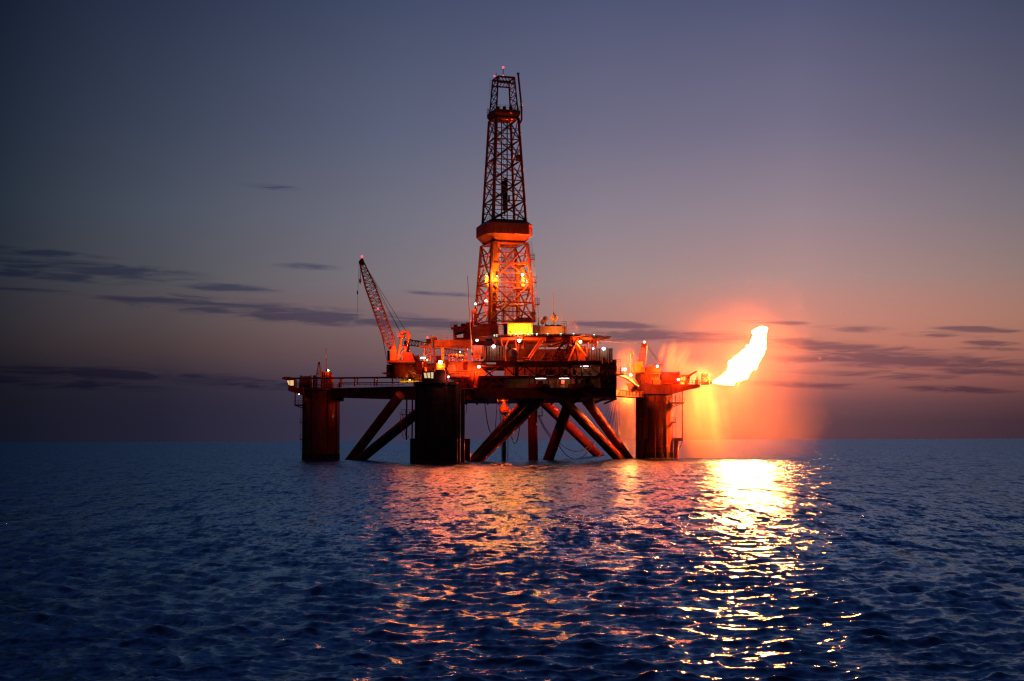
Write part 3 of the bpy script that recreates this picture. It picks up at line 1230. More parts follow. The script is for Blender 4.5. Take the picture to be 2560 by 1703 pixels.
for k in range(6):
    m.tube(P(1247, 838 - k * 6, 369.6), P(1258, 838 - k * 6, 369.6), .06, 4)
m.build('ladder', 'cream_paint', sh)

th = thing('tank_house', P(1384, 838, 376), 'pale windowless house with antennas on its roof right of the derrick', 'house')
m = MB()
m.pbox(1352, 815.5, 1417, 840, 374, 384)
m.build('wall', 'cream_paint', th)
m = MB()
for k in range(9):
    m.pbox(1362 + k * 5, 811.5 + (k * 7 % 3), 1367.3 + k * 5, 815.4, 376, 378)
m.build('roof_gear', 'dark_steel', th)
m = MB()
m.rail([P(1404, 815, 375), P(1417, 815, 375)], 1.2, .6, .05)
m.build('railing', 'dark_steel', th)
m = MB()
m.pbox(1332, 813, 1351, 840, 374.5, 380)
for k in range(5):
    m.tube(P(1333 + k * 4.4, 840, 374), P(1333 + k * 4.4, 811 + k, 374), .1, 5)
    m.tube(P(1332, 838 - k * 5, 374), P(1352, 838 - k * 5, 374), .07, 5)
m.build('stair_tower', 'cream_paint', th)

# upper dark structure left of the derrick
ub = thing('mud_module', P(1152, 850, 380), 'dark raised module with a railed lookout, left of the derrick foot', 'module')
m = MB()
m.yprism([(1133, 818), (1168, 814), (1168, 826), (1133, 834)], 376, 384)
m.pbox(1165, 806, 1181, 858, 375, 386)
m.pbox(1133, 832, 1139, 848, 376, 384)
m.pbox(1133, 844, 1176, 853, 375.5, 384)
m.pbox(1158, 832, 1170, 846, 375.7, 384)
m.build('body', 'hull_red', ub)
m = MB()
m.pbox(1127, 818, 1143, 821, 374.5, 379)
m.rail([P(1127, 818, 374.5), P(1143, 818, 374.5), P(1143, 818, 379)], 1.1, .7, .07)
m.pbox(1134, 811, 1142, 818, 375.5, 378)
m.pbox(1152, 809, 1164, 814, 377, 381)
m.build('lookout', 'steel_red', ub)

# gantry (pipe handling) crane
gc = thing('gantry_crane', P(1128, 895, 370), 'orange gantry beam on two legs spanning the pipe deck', 'gantry')
m = MB()
m.pbox(1086, 851, 1180, 869.5, 366, 369)
for xx in (1101, 1109, 1134, 1156, 1164, 1171):
    m.pbox(xx, 853, xx + 1.3, 868, 365.8, 366.1)
m.pbox(1086, 849.5, 1180, 851.2, 365.6, 369.4)
m.pbox(1086, 867.6, 1180, 869.4, 365.6, 369.4)
m.build('beam', 'steel_orange', gc)
m = MB()
m.pbox(1103.5, 869.5, 1109.5, 905, 366.4, 368.4)
m.build('leg', 'yellow_paint', gc)
m = MB()
m.pbox(1162.5, 866, 1167, 905, 366.4, 368.4)
m.build('leg', 'steel_orange', gc)
m = MB()
m.pbox(1083, 852, 1087.5, 905, 366.5, 369)
m.build('leg', 'steel_red', gc)
m = MB()
m.rail([P(1090, 849.5, 366), P(1150, 849.5, 366)], 1.1, 1.3, .06)
m.build('railing', 'steel_orange', gc)
m = MB()
m.lathe(P(1086, 849, 367), [(.1, -.4), (.75, -.35), (.8, 0), (.75, .35), (.1, .4)], 16, 'Y')
m.pbox(1076.5, 838, 1080, 900, 366.3, 367.2)
m.build('hoist_wheel', 'steel_orange', gc)

tw = thing('lattice_tower', P(1071, 905, 367), 'short braced tower topped by a black box and red beacon', 'tower')
m = MB()
m.lattice(P(1069, 903, 367), P(1070, 858, 367), 1.7, 1.5, 4, .14, .09, (1, 0, 0))
m.pbox(1048, 864, 1074, 868.5, 365.6, 368)
m.build('frame', 'steel_orange', tw)
m = MB()
m.pbox(1065.5, 847.5, 1077, 858, 366, 368)
m.build('winch_box', 'dark_steel', tw)
m = MB()
m.sphere(P(1068.5, 844, 366.5), .26, 8)
m.build('beacon', 'lens_red', tw)

# ------------------------------------------------------------------ left pedestal crane
cr = thing('pedestal_crane', P(1000, 945, 372), 'red lit pedestal crane with its long lattice boom raised leftwards', 'crane')
m = MB()
m.lathe(P(1000, 943, 373), [(2.2, 0), (2.2, 3.4), (3.0, 3.6), (3.0, 4.2)], 20)
m.build('pedestal', 'hull_red', cr)
m = MB()
m.pbox(966, 902, 1036, 906, 368, 377)
m.build('slew_platform', 'steel_red', cr)
m = MB()
m.pbox(974.5, 873, 990, 901.5, 369, 372)
m.lathe(P(982, 871, 370.5), [(.9, -.2), (.85, .3), (.5, .7), (.1, .8)], 12)
m.build('cab', 'steel_orange', cr)
m = MB()
m.pbox(968, 877, 974.4, 902, 369.4, 372)
m.build('cab_window', 'rubber', cr)
m = MB()
bm0, bm1 = P(982, 874, 371), P(903.5, 654, 371)
m.lattice(bm0, bm0.lerp(bm1, .12), 1.3, 2.6, 3, .15, .09)
m.lattice(bm0.lerp(bm1, .12), bm0.lerp(bm1, .72), 2.6, 2.5, 15, .15, .085)
m.lattice(bm0.lerp(bm1, .72), bm1, 2.5, 1.0, 7, .15, .085)
boom = m.build('boom', 'steel_red', cr)
m = MB()
m.yprism([(896, 655), (902, 647), (907, 646), (911, 658), (905, 662), (899, 661)], 370.3, 371.7)
m.build('boom_head', 'dark_steel', boom)
for q, r_ in ((P(905, 641.5, 371), .3), (P(945, 772, 369.7), .26)):
    m = MB()
    m.sphere(q, r_, 8)
    m.build('beacon', 'lens_red', boom)
m = MB()
m.tube(P(905, 647, 371), P(905, 641, 371), .06, 4)
m.build('beacon_post', 'dark_steel', boom)
m = MB()
for dd in (370, 373.5):
    m.tube(P(994, 901, dd), P(1004, 838, dd), .3, 6)
    m.tube(P(1006, 901, dd), P(1024, 836, dd), .34, 6)
    m.tube(P(996, 880, dd), P(1012, 862, dd), .16, 5)
    m.tube(P(999, 862, dd), P(1016, 862, dd), .2, 5)
    m.tube(P(994, 901, dd), P(1017, 864, dd), .22, 5)
m.pbox(1003, 827.5, 1023, 832, 369.8, 374)
m.pbox(1001, 832, 1008, 843, 369.8, 374)
m.pbox(1016.5, 832, 1024, 845, 369.8, 374)
m.pbox(994, 838, 1010, 843, 369.6, 374.2)
m.rail([P(993, 840, 369.6), P(1003, 840, 369.6)], 1.3, .5, .06)
m.build('gantry_frame', 'steel_orange', cr)
m = MB()
m.pbox(1010, 852, 1022, 901, 374.3, 378)
m.yprism([(1008, 878), (1030, 884), (1036, 902), (1008, 902)], 369.5, 374)
m.build('counterweight', 'hull_red', cr)
m = MB()
m.tube(P(909, 658, 371), P(1015, 828, 371.5), .075, 4)
m.tube(P(910, 656, 372), P(1000, 828, 372.5), .075, 4)
m.tube(P(905, 662, 370), P(1000, 829, 371), .05, 4)
m.build('pendant_line', 'cable_black', cr)
m = MB()
m.tube(P(900, 661, 371), P(900, 697, 371), .06, 4)
m.tube(P(902, 661, 371), P(901, 697, 371), .06, 4)
hk = m.build('hoist_line', 'cable_black', cr)
m = MB()
m.lathe(P(900.5, 702, 371), [(.12, -.62), (.34, -.2), (.3, .3), (.15, .6)], 10)
m.path([P(900.5, 707, 371), P(901.5, 709, 371), P(900.5, 710.5, 371), P(899.5, 709, 371)], .08, 5)
m.build('hook_block', 'orange_plastic', hk)
m = MB()
m.tube(P(897.5, 657, 371), P(892.5, 798, 371), .045, 4)
m.lathe(P(893.7, 733, 371), [(.05, -.4), (.2, 0), (.14, .5), (.05, .7)], 8)
m.tube(P(953, 830, 371), P(967, 900, 371), .06, 4)
m.tube(P(955.5, 836, 371), P(967.5, 902, 371), .06, 4)
m.build('whip_line', 'cable_black', cr)

# machinery mass under the crane
mm = thing('winch_skid', P(1010, 945, 380), 'dark cluttered machinery skid under the raised left crane', 'machinery')
m = MB()
m.pbox(966, 911, 1042, 942, 374, 386)
m.yprism([(952, 932), (972, 930), (1000, 938), (972, 938)], 373, 378)
m.pbox(985, 905, 1000, 912, 374.5, 380)
m.build('bulkhead', 'hull_red', mm)
m = MB()
rnd = random.Random(4)
for k in range(26):
    xx = rnd.uniform(1008, 1072)
    yy = rnd.uniform(884, 932)
    w = rnd.uniform(3, 9)
    h = rnd.uniform(3, 10)
    m.pbox(xx, yy, xx + w, yy + h, 373.2 + rnd.uniform(0, 3), 379)
m.build('machine_block', 'hull_red', mm)
for a in ((1012, 892, 1038, 946, 375.2, 381), (1037, 902, 1064, 950, 374.6, 381), (1062, 908, 1086, 956, 373.8, 380), (1086, 899, 1120, 956, 372.4, 380), (1026, 884, 1034, 893, 375.4, 378), (1090, 889, 1106, 900, 373, 377)):
    m = MB()
    m.pbox(*a)
    for k in range(4):
        xx = a[0] + (a[2] - a[0]) * (k + .3) / 4
        m.pbox(xx, a[1] + 2, xx + 1.6, a[3] - 2, a[4] - .25, a[4] + .05)
    m.build('engine_casing', 'steel_red', mm)
m = MB()
for k in range(30):
    xx = rnd.uniform(985, 1075)
    yy = rnd.uniform(885, 935)
    dd = 372.6 + rnd.uniform(0, .6)
    if k % 2:
        m.tube(P(xx, yy, dd), P(xx + rnd.uniform(-3, 3), yy + rnd.uniform(10, 24), dd), .12, 5)
    else:
        m.tube(P(xx, yy, dd), P(xx + rnd.uniform(6, 20), yy + rnd.uniform(-2, 8), dd), .12, 5)
m.tube(P(1010, 917, 372), P(1052, 938, 370), .32, 6)
m.build('pipework', 'steel_red', mm)
m = MB()
for k in range(14):
    xx = 1000 + k * 3.4
    m.pbox(xx, 946 + (k * 5 % 4), xx + 2.2, 955, 376 + (k % 3), 379)
m.pbox(1000, 952, 1047, 956, 374.5, 380)
m.build('valve_rack', 'yellow_paint', mm)

# second lattice boom lying level behind
b2 = thing('resting_boom', P(1045, 868, 378), 'dark lattice boom lying level between the left crane and braced tower', 'crane boom')
m = MB()
m.lattice(P(1022, 856, 378), P(1085, 866, 378), 1.5, 1.0, 8, .11, .07)
m.tube(P(1022, 852, 378), P(1066, 850, 378), .07, 4)
m.tube(P(1022, 854, 378), P(1085, 857, 378), .07, 4)
m.build('truss', 'dark_steel', b2)
b3 = thing('slanting_boom', P(1135, 893, 374), 'thin red lattice boom slanting beneath the gantry beam', 'crane boom')
m = MB()
m.lattice(P(1108, 880, 374), P(1164, 888, 374), 1.7, 1.9, 8, .11, .07)
m.tube(P(1147, 869, 373), P(1143, 902, 373), .1, 5)
m.build('truss', 'steel_red', b3)

# ------------------------------------------------------------------ helideck
HC = P(1363, 845, 361)
hd = thing('helideck', (HC.x, 361, P(1363, 903, 361).z), 'octagonal helicopter deck on slanting struts with pale green edge lights', 'helideck')
z_h = P(1363, 838, 350).z
sx = 149 * 361 / F
oc = [(-1, -.36), (-.55, -1), (.52, -1), (1, -.3), (1, .3), (.52, 1), (-.55, 1), (-1, .36)]
pts = [(HC.x + a * sx, 361 + b * 11.2) for a, b in oc]
m = MB()
m.prism(pts, z_h - 0.35, z_h)
plate = m.build('deck_plate', 'dark_steel', hd)
m = MB()
for k in range(8):
    a, b = Vector((*pts[k], z_h + .004)), Vector((*pts[(k + 1) % 8], z_h + .004))
    cen = Vector((HC.x, 361, z_h))
    oa, ob = a + (a - cen).normalized() * 1.5 + Vector((0, 0, .12)), b + (b - cen).normalized() * 1.5 + Vector((0, 0, .12))
    n = max(3, int((b - a).length / .9))
    for i in range(n + 1):
        m.tube(a.lerp(b, i / n), oa.lerp(ob, i / n), .045, 4)
    for f in (.35, .7, 1.0):
        m.tube(a.lerp(oa, f), b.lerp(ob, f), .05, 4)
m.build('safety_net', 'derrick_steel', hd)
m = MB()
for f in (-.75, -.4, 0, .4, .75):
    m.box((HC.x + f * sx - .15, 351.6, z_h - 1.0), (HC.x + f * sx + .15, 371, z_h - .352))
for yy in (353.5, 358.5, 363.5, 368.5):
    m.box((HC.x - sx * .88, yy - .12, z_h - .9), (HC.x + sx * .88, yy + .12, z_h - .36))
m.build('under_beam', 'steel_orange', hd)


def strut(a, b, r, mat='steel_orange'):
    m = MB()
    m.tube(P(*a), P(*b), r, 7)
    m.build('strut', mat, hd)


for a, b, r in (((1352, 849, 354), (1317, 901, 351), .26), ((1358, 849, 354), (1323, 902, 351), .26), ((1432, 846, 353), (1466, 893, 352), .26),
                ((1437, 846, 357), (1424, 902, 356), .2), ((1446, 846, 353), (1420, 902, 352), .2), ((1484, 850, 357), (1489, 872, 356), .16), ((1493, 850, 357), (1484, 898, 356), .2),
                ((1252, 848, 355), (1264, 902, 353), .2), ((1273, 847, 355), (1262, 868, 354), .2), ((1288, 848, 356), (1292, 872, 356), .18), ((1240, 848, 356), (1234, 866, 354), .16)):
    strut(a, b, r)
m = MB()
m.lattice(P(1428, 850, 352), P(1392, 900, 350.5), 2.6, 2.2, 6, .2, .12)
m.tube(P(1392, 874, 350.2), P(1424, 851, 350.2), .16, 5)
m.tube(P(1370, 868, 351), P(1425, 850, 351), .16, 5)
m.tube(P(1424, 851, 350.4), P(1410, 902, 350.4), .2, 5)
m.tube(P(1437, 852, 350.4), P(1444, 902, 350.4), .16, 5)
m.build('support_truss', 'hull_red', hd)
m = MB()
m.path([P(1354, 900, 350.5), P(1366, 880, 350.5), P(1376, 879, 350.5)], .14, 5)
m.path([P(1366, 880, 350.5), P(1378, 890, 350.5), P(1370, 900, 350.5), P(1362, 886, 350.5)], .12, 5)
m.tube(P(1366, 880, 350.5), P(1366, 901, 350.5), .12, 5)
m.build('access_ladder', 'steel_orange', hd)
for px, py in ((1236, 843.5), (1242, 842.6), (1369, 836.6), (1402, 836.8), (1434, 837), (1459, 838.5), (1485, 842), (1304, 836.8), (1331, 836.8), (1275, 838)):
    m = MB()
    dd = 351 if 1280 < px < 1445 else 355
    q = P(px, py, dd)
    m.sphere((q.x, q.y, z_h + .28), .25, 8)
    m.build('edge_light', 'lens_green', hd)

# ------------------------------------------------------------------ domes and antennas
def radome(px, py, r, d, foot, label, mat='white_paint'):
    c = P(px, py, d)
    f = P(px, foot, d)
    t = thing('radome', f, label, 'radome')
    m = MB()
    m.sphere(c, r, 12, 1.08)
    m.build('dome', mat, t, smooth=True)
    m = MB()
    m.tube(f, c, max(.12, r * .12), 8)
    m.tube(f, f + Vector((0, 0, .1)), r * .5, 10)
    m.build('post', 'grey_paint', t)


radome(1385, 796, .95, 375, 815.5, 'white ball radome on a thin post on the pale house roof')
t = thing('radome', P(1284.5, 940, 351), 'large shaded dome topped cylinder on a dark pillar in front of the helideck struts', 'radome')
m = MB()
c = P(1284.5, 893, 350.4)
m.lathe(c, [(1.12, 0), (1.12, 1.1), (1.05, 1.5), (.85, 1.85), (.5, 2.1), (.06, 2.2)], 20)
m.build('dome', 'grey_paint', t, smooth=True)
m = MB()
m.lathe(P(1284.5, 905, 350.4), [(.9, 0), (1.0, 1.16)], 16)
m.pbox(1287, 905, 1296.5, 941, 348.4, 349.2)
m.build('pillar', 'dark_steel', t)


def dish(px, py, r, d, foot, label, tilt):
    t = thing('satellite_dish', P(px, foot, d), label, 'satellite dish', 'dishes on the pale house roof')
    m = MB()
    c = P(px, py, d)
    prof = [(.05, .28), (r * .5, .16), (r * .85, -.02), (r, -.2), (r * .99, -.24), (r * .8, -.06), (.05, .2)]
    rot = Matrix.Rotation(R(tilt), 3, 'Z')
    m2 = MB().lathe((0, 0, 0), prof, 18, 'Y')
    m.add([c + rot @ Vector(v) for v in m2.v], m2.f)
    m.build('reflector', 'white_paint', t, smooth=True)
    m = MB()
    m.tube(P(px, foot, d + .3), c + Vector((0, .25, 0)), .12, 6)
    m.build('post', 'grey_paint', t)


dish(1355, 805, .72, 375.5, 815.5, 'smaller yellow lit dish lower on the pale house roof', 35)
dish(1364, 798, .80, 377, 815.5, 'larger orange dish standing higher behind the smaller dish', -30)


def whip(pts, r, label):
    p = [P(*q) for q in pts]
    t = thing('whip_antenna', p[0], label, 'antenna')
    m = MB()
    n = len(p)
    for i, (a, b) in enumerate(zip(p[:-1], p[1:])):
        f0, f1 = 1 - i / n * .6, 1 - (i + 1) / n * .6
        m.tube(a, b, r * f0, 6, r * f1)
    m.build('rod', 'cream_paint', t)
    m = MB()
    m.tube(p[0], p[0] + Vector((0, 0, .5)), r * 2.2, 6)
    m.build('mount', 'dark_steel', t)


whip([(1181, 888, 354), (1177, 840, 354), (1171.5, 738, 354), (1169, 690, 354)], .13, 'tall leaning whip antenna left of the derrick')
whip([(1384.5, 787, 375), (1384, 760, 375), (1384, 728, 375)], .09, 'thin whip antenna rising from the white ball radome')
whip([(1346, 812, 375), (1346, 790, 375)], .10, 'short stub antenna between derrick and satellite dishes')
whip([(1404.5, 838, 373.5), (1404.5, 790, 373.5), (1405, 764, 373.5)], .07, 'faint thin antenna at the right corner of the pale house')
whip([(816.8, 928, 400), (816, 900, 400), (815.3, 870, 400)], .14, 'dark straight mast standing on the left column block')

# ------------------------------------------------------------------ gear on the left column
def cabin(name, x0, y0, x1, y1, d0, d1, label, wins, wmat, roof=None):
    t = thing(name, P((x0 + x1) / 2, y1, (d0 + d1) / 2), label, 'cabin')
    m = MB()
    m.yprism([(x0, y0), (x1, y0), (x1, y1), (x0 + (x1 - x0) * .32, y1)] if name == 'winch_cabin' and x0 < 800 else [(x0, y0), (x1, y0), (x1, y1), (x0, y1)], d0, d1)
    m.build('wall', 'hull_red', t)
    for w in wins:
        m = MB()
        m.yprism(w, d0 - .06, d0 + .02)
        m.build('window', wmat, t)
    rx0, ry0, rx1, ry1 = roof
    m = MB()
    m.pbox(rx0, ry0, rx1, ry1, d0 - .8, d1 + .3)
    m.build('roof', 'steel_red', t)
    return t


cabin('winch_cabin', 715, 948, 737, 971, 396.4, 400, 'small cabin with two orange lit windows on the left column wing',
      [[(717, 951.5), (724, 951.5), (724, 963), (722, 963)], [(725.5, 951), (734, 951), (734, 964), (725.5, 964)]], 'window_warm', (708, 942, 726, 948.6))
cabin('winch_cabin', 1058, 930, 1087, 957, 336.2, 339.5, 'dark cabin with slanting pale lit windows on the near column',
      [[(1059.5, 932.5), (1065.5, 932.5), (1067, 945), (1061.5, 945)], [(1068, 932.5), (1074.5, 931.5), (1076, 945), (1069.5, 945)], [(1077, 931), (1083.5, 931), (1083, 946), (1078.5, 946)]], 'window_pale', (1057, 928, 1085, 930.5))
cabin('winch_cabin', 1700, 941, 1716, 965, 397, 401, 'cabin with bright golden windows near the flare platform',
      [[(1701.5, 943), (1707.5, 943), (1706.5, 951), (1702, 951)], [(1708.5, 941.8), (1714, 941.8), (1713, 952), (1708, 952)], [(1702, 955), (1711, 955), (1711, 964), (1702, 964)]], 'window_gold', (1699, 937.6, 1724, 941))


def winch(px, py, r, L, d, label, foot, axis='X', n=24):
    t = thing('mooring_winch', P(px, foot, d), label, 'winch')
    m = MB()
    c = P(px, py, d)
    h = L / 2
    prof = [(r * .3, -h), (r, -h + .01), (r, -h + .25), (r * .86, -h + .3)]
    k = 7
    for i in range(k):
        a = -h + .3 + (L - .6) * i / k
        b = -h + .3 + (L - .6) * (i + 1) / k
        prof += [(r * .86, a + .02), (r * .9, (a + b) / 2), (r * .86, b - .02)]
    prof += [(r, h - .26), (r, h - .01), (r * .3, h)]
    m.lathe(c, prof, n, axis)
    m.build('drum', 'hull_red', t, smooth=True)
    m = MB()
    w = h * 1.05 if axis == 'X' else r
    for s_ in (-1, 1):
        m.add([(c.x + s_ * w - .2, c.y - r * .6, ORG[t.name].z), (c.x + s_ * w + .2, c.y - r * .6, ORG[t.name].z), (c.x + s_ * w + .2, c.y + r * .6, ORG[t.name].z), (c.x + s_ * w - .2, c.y + r * .6, ORG[t.name].z),
               (c.x + s_ * w - .15, c.y - .2, c.z + .2), (c.x + s_ * w + .15, c.y - .2, c.z + .2), (c.x + s_ * w + .15, c.y + .2, c.z + .2), (c.x + s_ * w - .15, c.y + .2, c.z + .2)],
              [(0, 3, 2, 1), (4, 5, 6, 7), (0, 1, 5, 4), (1, 2, 6, 5), (2, 3, 7, 6), (3, 0, 4, 7)])
    m.build('stand', 'steel_red', t)
    return t


winch(764, 955, 1.85, 3.0, 400, 'black mooring winch drum beside the lit cabin on left column', 970)
winch(1675, 946, 1.95, 5.2, 402, 'large ribbed winch drum on the right column deck', 961)
winch(1100, 941, 1.55, 2.5, 341, 'dark red winch drum under the bright sodium lamp on near column', 957)

t = thing('chain_locker', P(812, 972, 400), 'dark red block between the lattice mast and lamp on left column', 'machine')
m = MB()
m.pbox(801.5, 929, 824.5, 972, 398.6, 403)
m.pbox(782, 938.5, 790, 972, 398.8, 402)
m.build('housing', 'hull_red', t)
m = MB()
for k in range(5):
    m.tube(P(804 + 4.5 * k, 970, 398.4), P(804 + 4.5 * k, 931, 398.4), .1, 5)
m.build('rib', 'steel_red', t)
t = thing('vent_hood', P(830, 955, 400), 'orange cowl vent at the right of the left column top', 'vent')
m = MB()
m.lathe(P(830, 955, 400), [(.3, 0), (.3, 1.0), (.45, 1.3), (.5, 1.7), (.2, 1.9)], 10)
m.build('cowl', 'orange_plastic', t)
m = MB()
m.lathe(P(830, 971, 400), [(.42, 0), (.4, 1.8)], 10)
m.build('pipe', 'steel_red', t)
t = thing('lattice_mast', P(797.5, 970, 399), 'small pointed lattice mast on the left column', 'mast')
m = MB()
m.lattice(P(797.5, 970, 398.5), P(797.5, 907, 398.5), 2.3, .3, 7, .1, .06, (1, 0, 0))
m.build('frame', 'steel_red', t)
m = MB()
m.pbox(796, 905, 799.5, 912, 398.2, 398.8)
m.build('mast_head', 'dark_steel', t)
t = thing('fairlead_post', P(862, 968, 398), 'orange lit post frame beside the left walkway', 'post')
m = MB()
m.pbox(853, 947, 855.5, 968, 397, 398)
m.pbox(850, 946, 857, 949, 397, 398)
m.build('frame', 'steel_orange', t)
m = MB()
m.pbox(846, 958, 850, 971, 396.6, 397.6)
m.build('bracket', 'steel_red', t)

# near column extras
t = thing('vent_dome', P(1061, 931, 338), 'orange arched hood behind the near column cabin', 'vent')
m = MB()
m.lathe(P(1061, 931, 340.5), [(.55, 0), (.55, .7), (.42, 1.05), (.2, 1.22), (.04, 1.26)], 14)
m.build('hood', 'steel_orange', t, smooth=True)
m = MB()
m.lathe(P(1061, 956, 340.5), [(.62, 0), (.6, 2.42)], 12)
m.build('trunk', 'hull_red', t)
t = thing('winch_housing', P(1101, 957, 337), 'dark red arched housing between the lit cabin and pink lamp', 'machine')
m = MB()
m.yprism([(1087, 957), (1087, 926), (1090, 924), (1109, 924), (1114, 928), (1114, 957)], 336.3, 339)
m.build('body', 'hull_red', t)
m = MB()
arc = [P(1114 + 7.5 * math.sin(math.pi * k / 12 * .5 + .0) , 946 - 24 * math.cos(math.pi * k / 12 * .5) , 336.5) for k in range(13)]
m.path(arc, .14, 6)
m.tube(arc[-1], P(1121.5, 957, 336.5), .14, 6)
m.build('guard_hoop', 'steel_red', t)
t = thing('lamp_stand', P(1101, 957, 343), 'squat red stand carrying the brightest sodium lamp', 'stand')
m = MB()
m.pbox(1092, 914, 1112, 957, 341, 344)
m.pbox(1112, 918, 1119, 957, 342, 345)
m.build('base', 'steel_orange', t)
m = MB()
m.rail([P(1092, 914, 341), P(1112, 914, 341)], .5, .6, .05)
m.build('railing', 'steel_orange', t)
for (xa, ya, xb, yb_, lab) in ((1120, 912, 1136, 934, 'slatted bright louvre unit left of the orange deckhouse'), (1040, 905, 1056, 935, 'tall dark pump unit right of the crane machinery')):
    t = thing('louvre_unit' if xa > 1100 else 'pump_unit', P((xa + xb) / 2, yb_, 358), lab, 'machine')
    m = MB()
    m.pbox(xa, ya, xb, yb_, 358, 361)
    m.build('casing', 'cream_paint' if xa > 1100 else 'hull_red', t)
    m = MB()
    for k in range(6):
        m.pbox(xa + 1, ya + 2 + k * 3.4, xb - 1, ya + 3.4 + k * 3.4, 357.8, 358.1)
    m.build('slat', 'white_paint' if xa > 1100 else 'steel_red', t)

# ------------------------------------------------------------------ gear on the right column
t = thing('pedestal_crane', P(1604, 961, 404), 'orange crane with a short upright tower boom on the right column', 'crane')
m = MB()
m.lattice(P(1604, 910, 402), P(1611, 862, 402), 1.9, 1.25, 6, .17, .09)
bo = m.build('boom', 'steel_orange', t)
m = MB()
m.pbox(1605, 858, 1617, 868, 401.2, 403)
m.build('boom_head', 'steel_red', bo)
m = MB()
m.sphere(P(1611, 855.5, 402), .3, 8)
m.build('beacon', 'lens_sodium', bo)
m = MB()
m.yprism([(1586, 906), (1607, 903), (1606, 912), (1613, 920), (1613, 931), (1586, 931)], 399.5, 404)
m.pbox(1583, 918, 1588, 931, 400, 404)
m.build('cab', 'yellow_paint', t)
m = MB()
m.pbox(1586, 931, 1614, 935, 399.2, 405)
m.lathe(P(1602, 961, 402), [(1.5, 0), (1.5, 2.9)], 16)
m.build('pedestal', 'steel_red', t)
m = MB()
m.tube(P(1617, 862, 402), P(1650, 906, 402), .06, 4)
m.tube(P(1617, 866, 402), P(1647, 908, 402), .06, 4)
m.tube(P(1604, 860, 402), P(1500, 853, 372), .07, 4)
m.build('pendant_line', 'cable_black', t)

t = thing('winch_shelter', P(1634, 932, 400), 'dark red shelter with a flared roof above the right column containers', 'shelter')
m = MB()
m.yprism([(1615, 932), (1615, 917), (1630, 914), (1640, 909.5), (1656, 909.5), (1657, 912), (1652, 920), (1651, 932)], 398.5, 403)
m.build('hood', 'hull_red', t)
m = MB()
for k in range(6):
    m.pbox(1616 + k * 6, 925, 1620 + k * 6, 935, 397.9, 398.3)
m.rail([P(1614, 936, 397.8), P(1652, 936, 397.8)], 1.2, .8, .06)
m.build('railing', 'steel_red', t)
m = MB()
m.pbox(1612, 932.4, 1653, 935.5, 397.7, 404)
m.build('floor', 'steel_red', t)
corrug('container', 1602, 937, 1628, 961, 398, 403, 'steel_red', 5, 'dark red upright container below the flared shelter')
corrug('container', 1629, 938.5, 1647.5, 950, 398.6, 402, 'steel_orange', 6, 'small crate stacked upon another on the right column', 'crate')
corrug('container', 1633, 951.4, 1651.5, 961, 398.2, 402, 'steel_orange', 6, 'lowest crate behind the right column railing', 'crate')
t = thing('gooseneck_vent', P(1576, 935, 396), 'thin hooked vent pipe lit yellow amid the left spray', 'vent')
m = MB()
arc = [P(1575.5, 935, 396), P(1575.5, 884, 396), P(1576.5, 880, 396), P(1579, 878, 396), P(1581.5, 880, 396), P(1582.5, 886, 396)]
m.path(arc, .2, 7)
m.build('pipe', 'yellow_paint', t)
m = MB()
m.lathe(P(1582.5, 888, 396), [(.38, -.25), (.3, .2)], 10)
m.build('mouth', 'steel_orange', t)
t = thing('boat_davit', P(1722, 962, 398), 'slanting dark red davit arm beside the golden cabin', 'davit')
m = MB()
m.tube(P(1719, 942, 398), P(1742, 928, 398), .42, 7, .2)
m.build('arm', 'steel_red', t)
for xx in (1714, 1719, 1723):
    m = MB()
    m.tube(P(xx - 4, 961, 398), P(xx + 2, 941, 398), .2, 6)
    m.build('strut', 'steel_red', t)
fp = thing('flare_boom', P(1745, 960, 400), 'lattice burner head on a railed walkway at the flare', 'burner')
m = MB()
m.rail([P(1718, 961, 397), P(1750, 961, 397), P(1750, 961, 406)], 1.15, .7, .07)
m.build('railing', 'steel_orange', fp)
m = MB()
m.lattice(P(1763, 962, 400), P(1763, 933, 400), 2.0, 1.7, 4, .12, .08, (1, 0, 0))
for k in range(6):
    m.tube(P(1755 + k * 3, 958 - k * 3, 399), P(1768, 952 - k * 3, 400), .1, 5)
m.build('burner_frame', 'steel_orange', fp)
m = MB()
m.tube(P(1748, 958, 400), P(1781, 956.5, 400), .22, 8)
m.tube(P(1752, 961, 400.6), P(1775, 959, 400.6), .14, 6)
m.pbox(1740, 950, 1746, 961, 399, 401)
m.tube(P(1743, 950, 400), P(1743, 943, 400), .15, 6)
m.build('gas_pipe', 'steel_orange', fp)
m = MB()
m.lathe(P(1778, 956.5, 400), [(.25, -.5), (.4, -.2), (.4, .3), (.25, .4)], 10, 'X')
m.build('nozzle', 'steel_orange', fp)

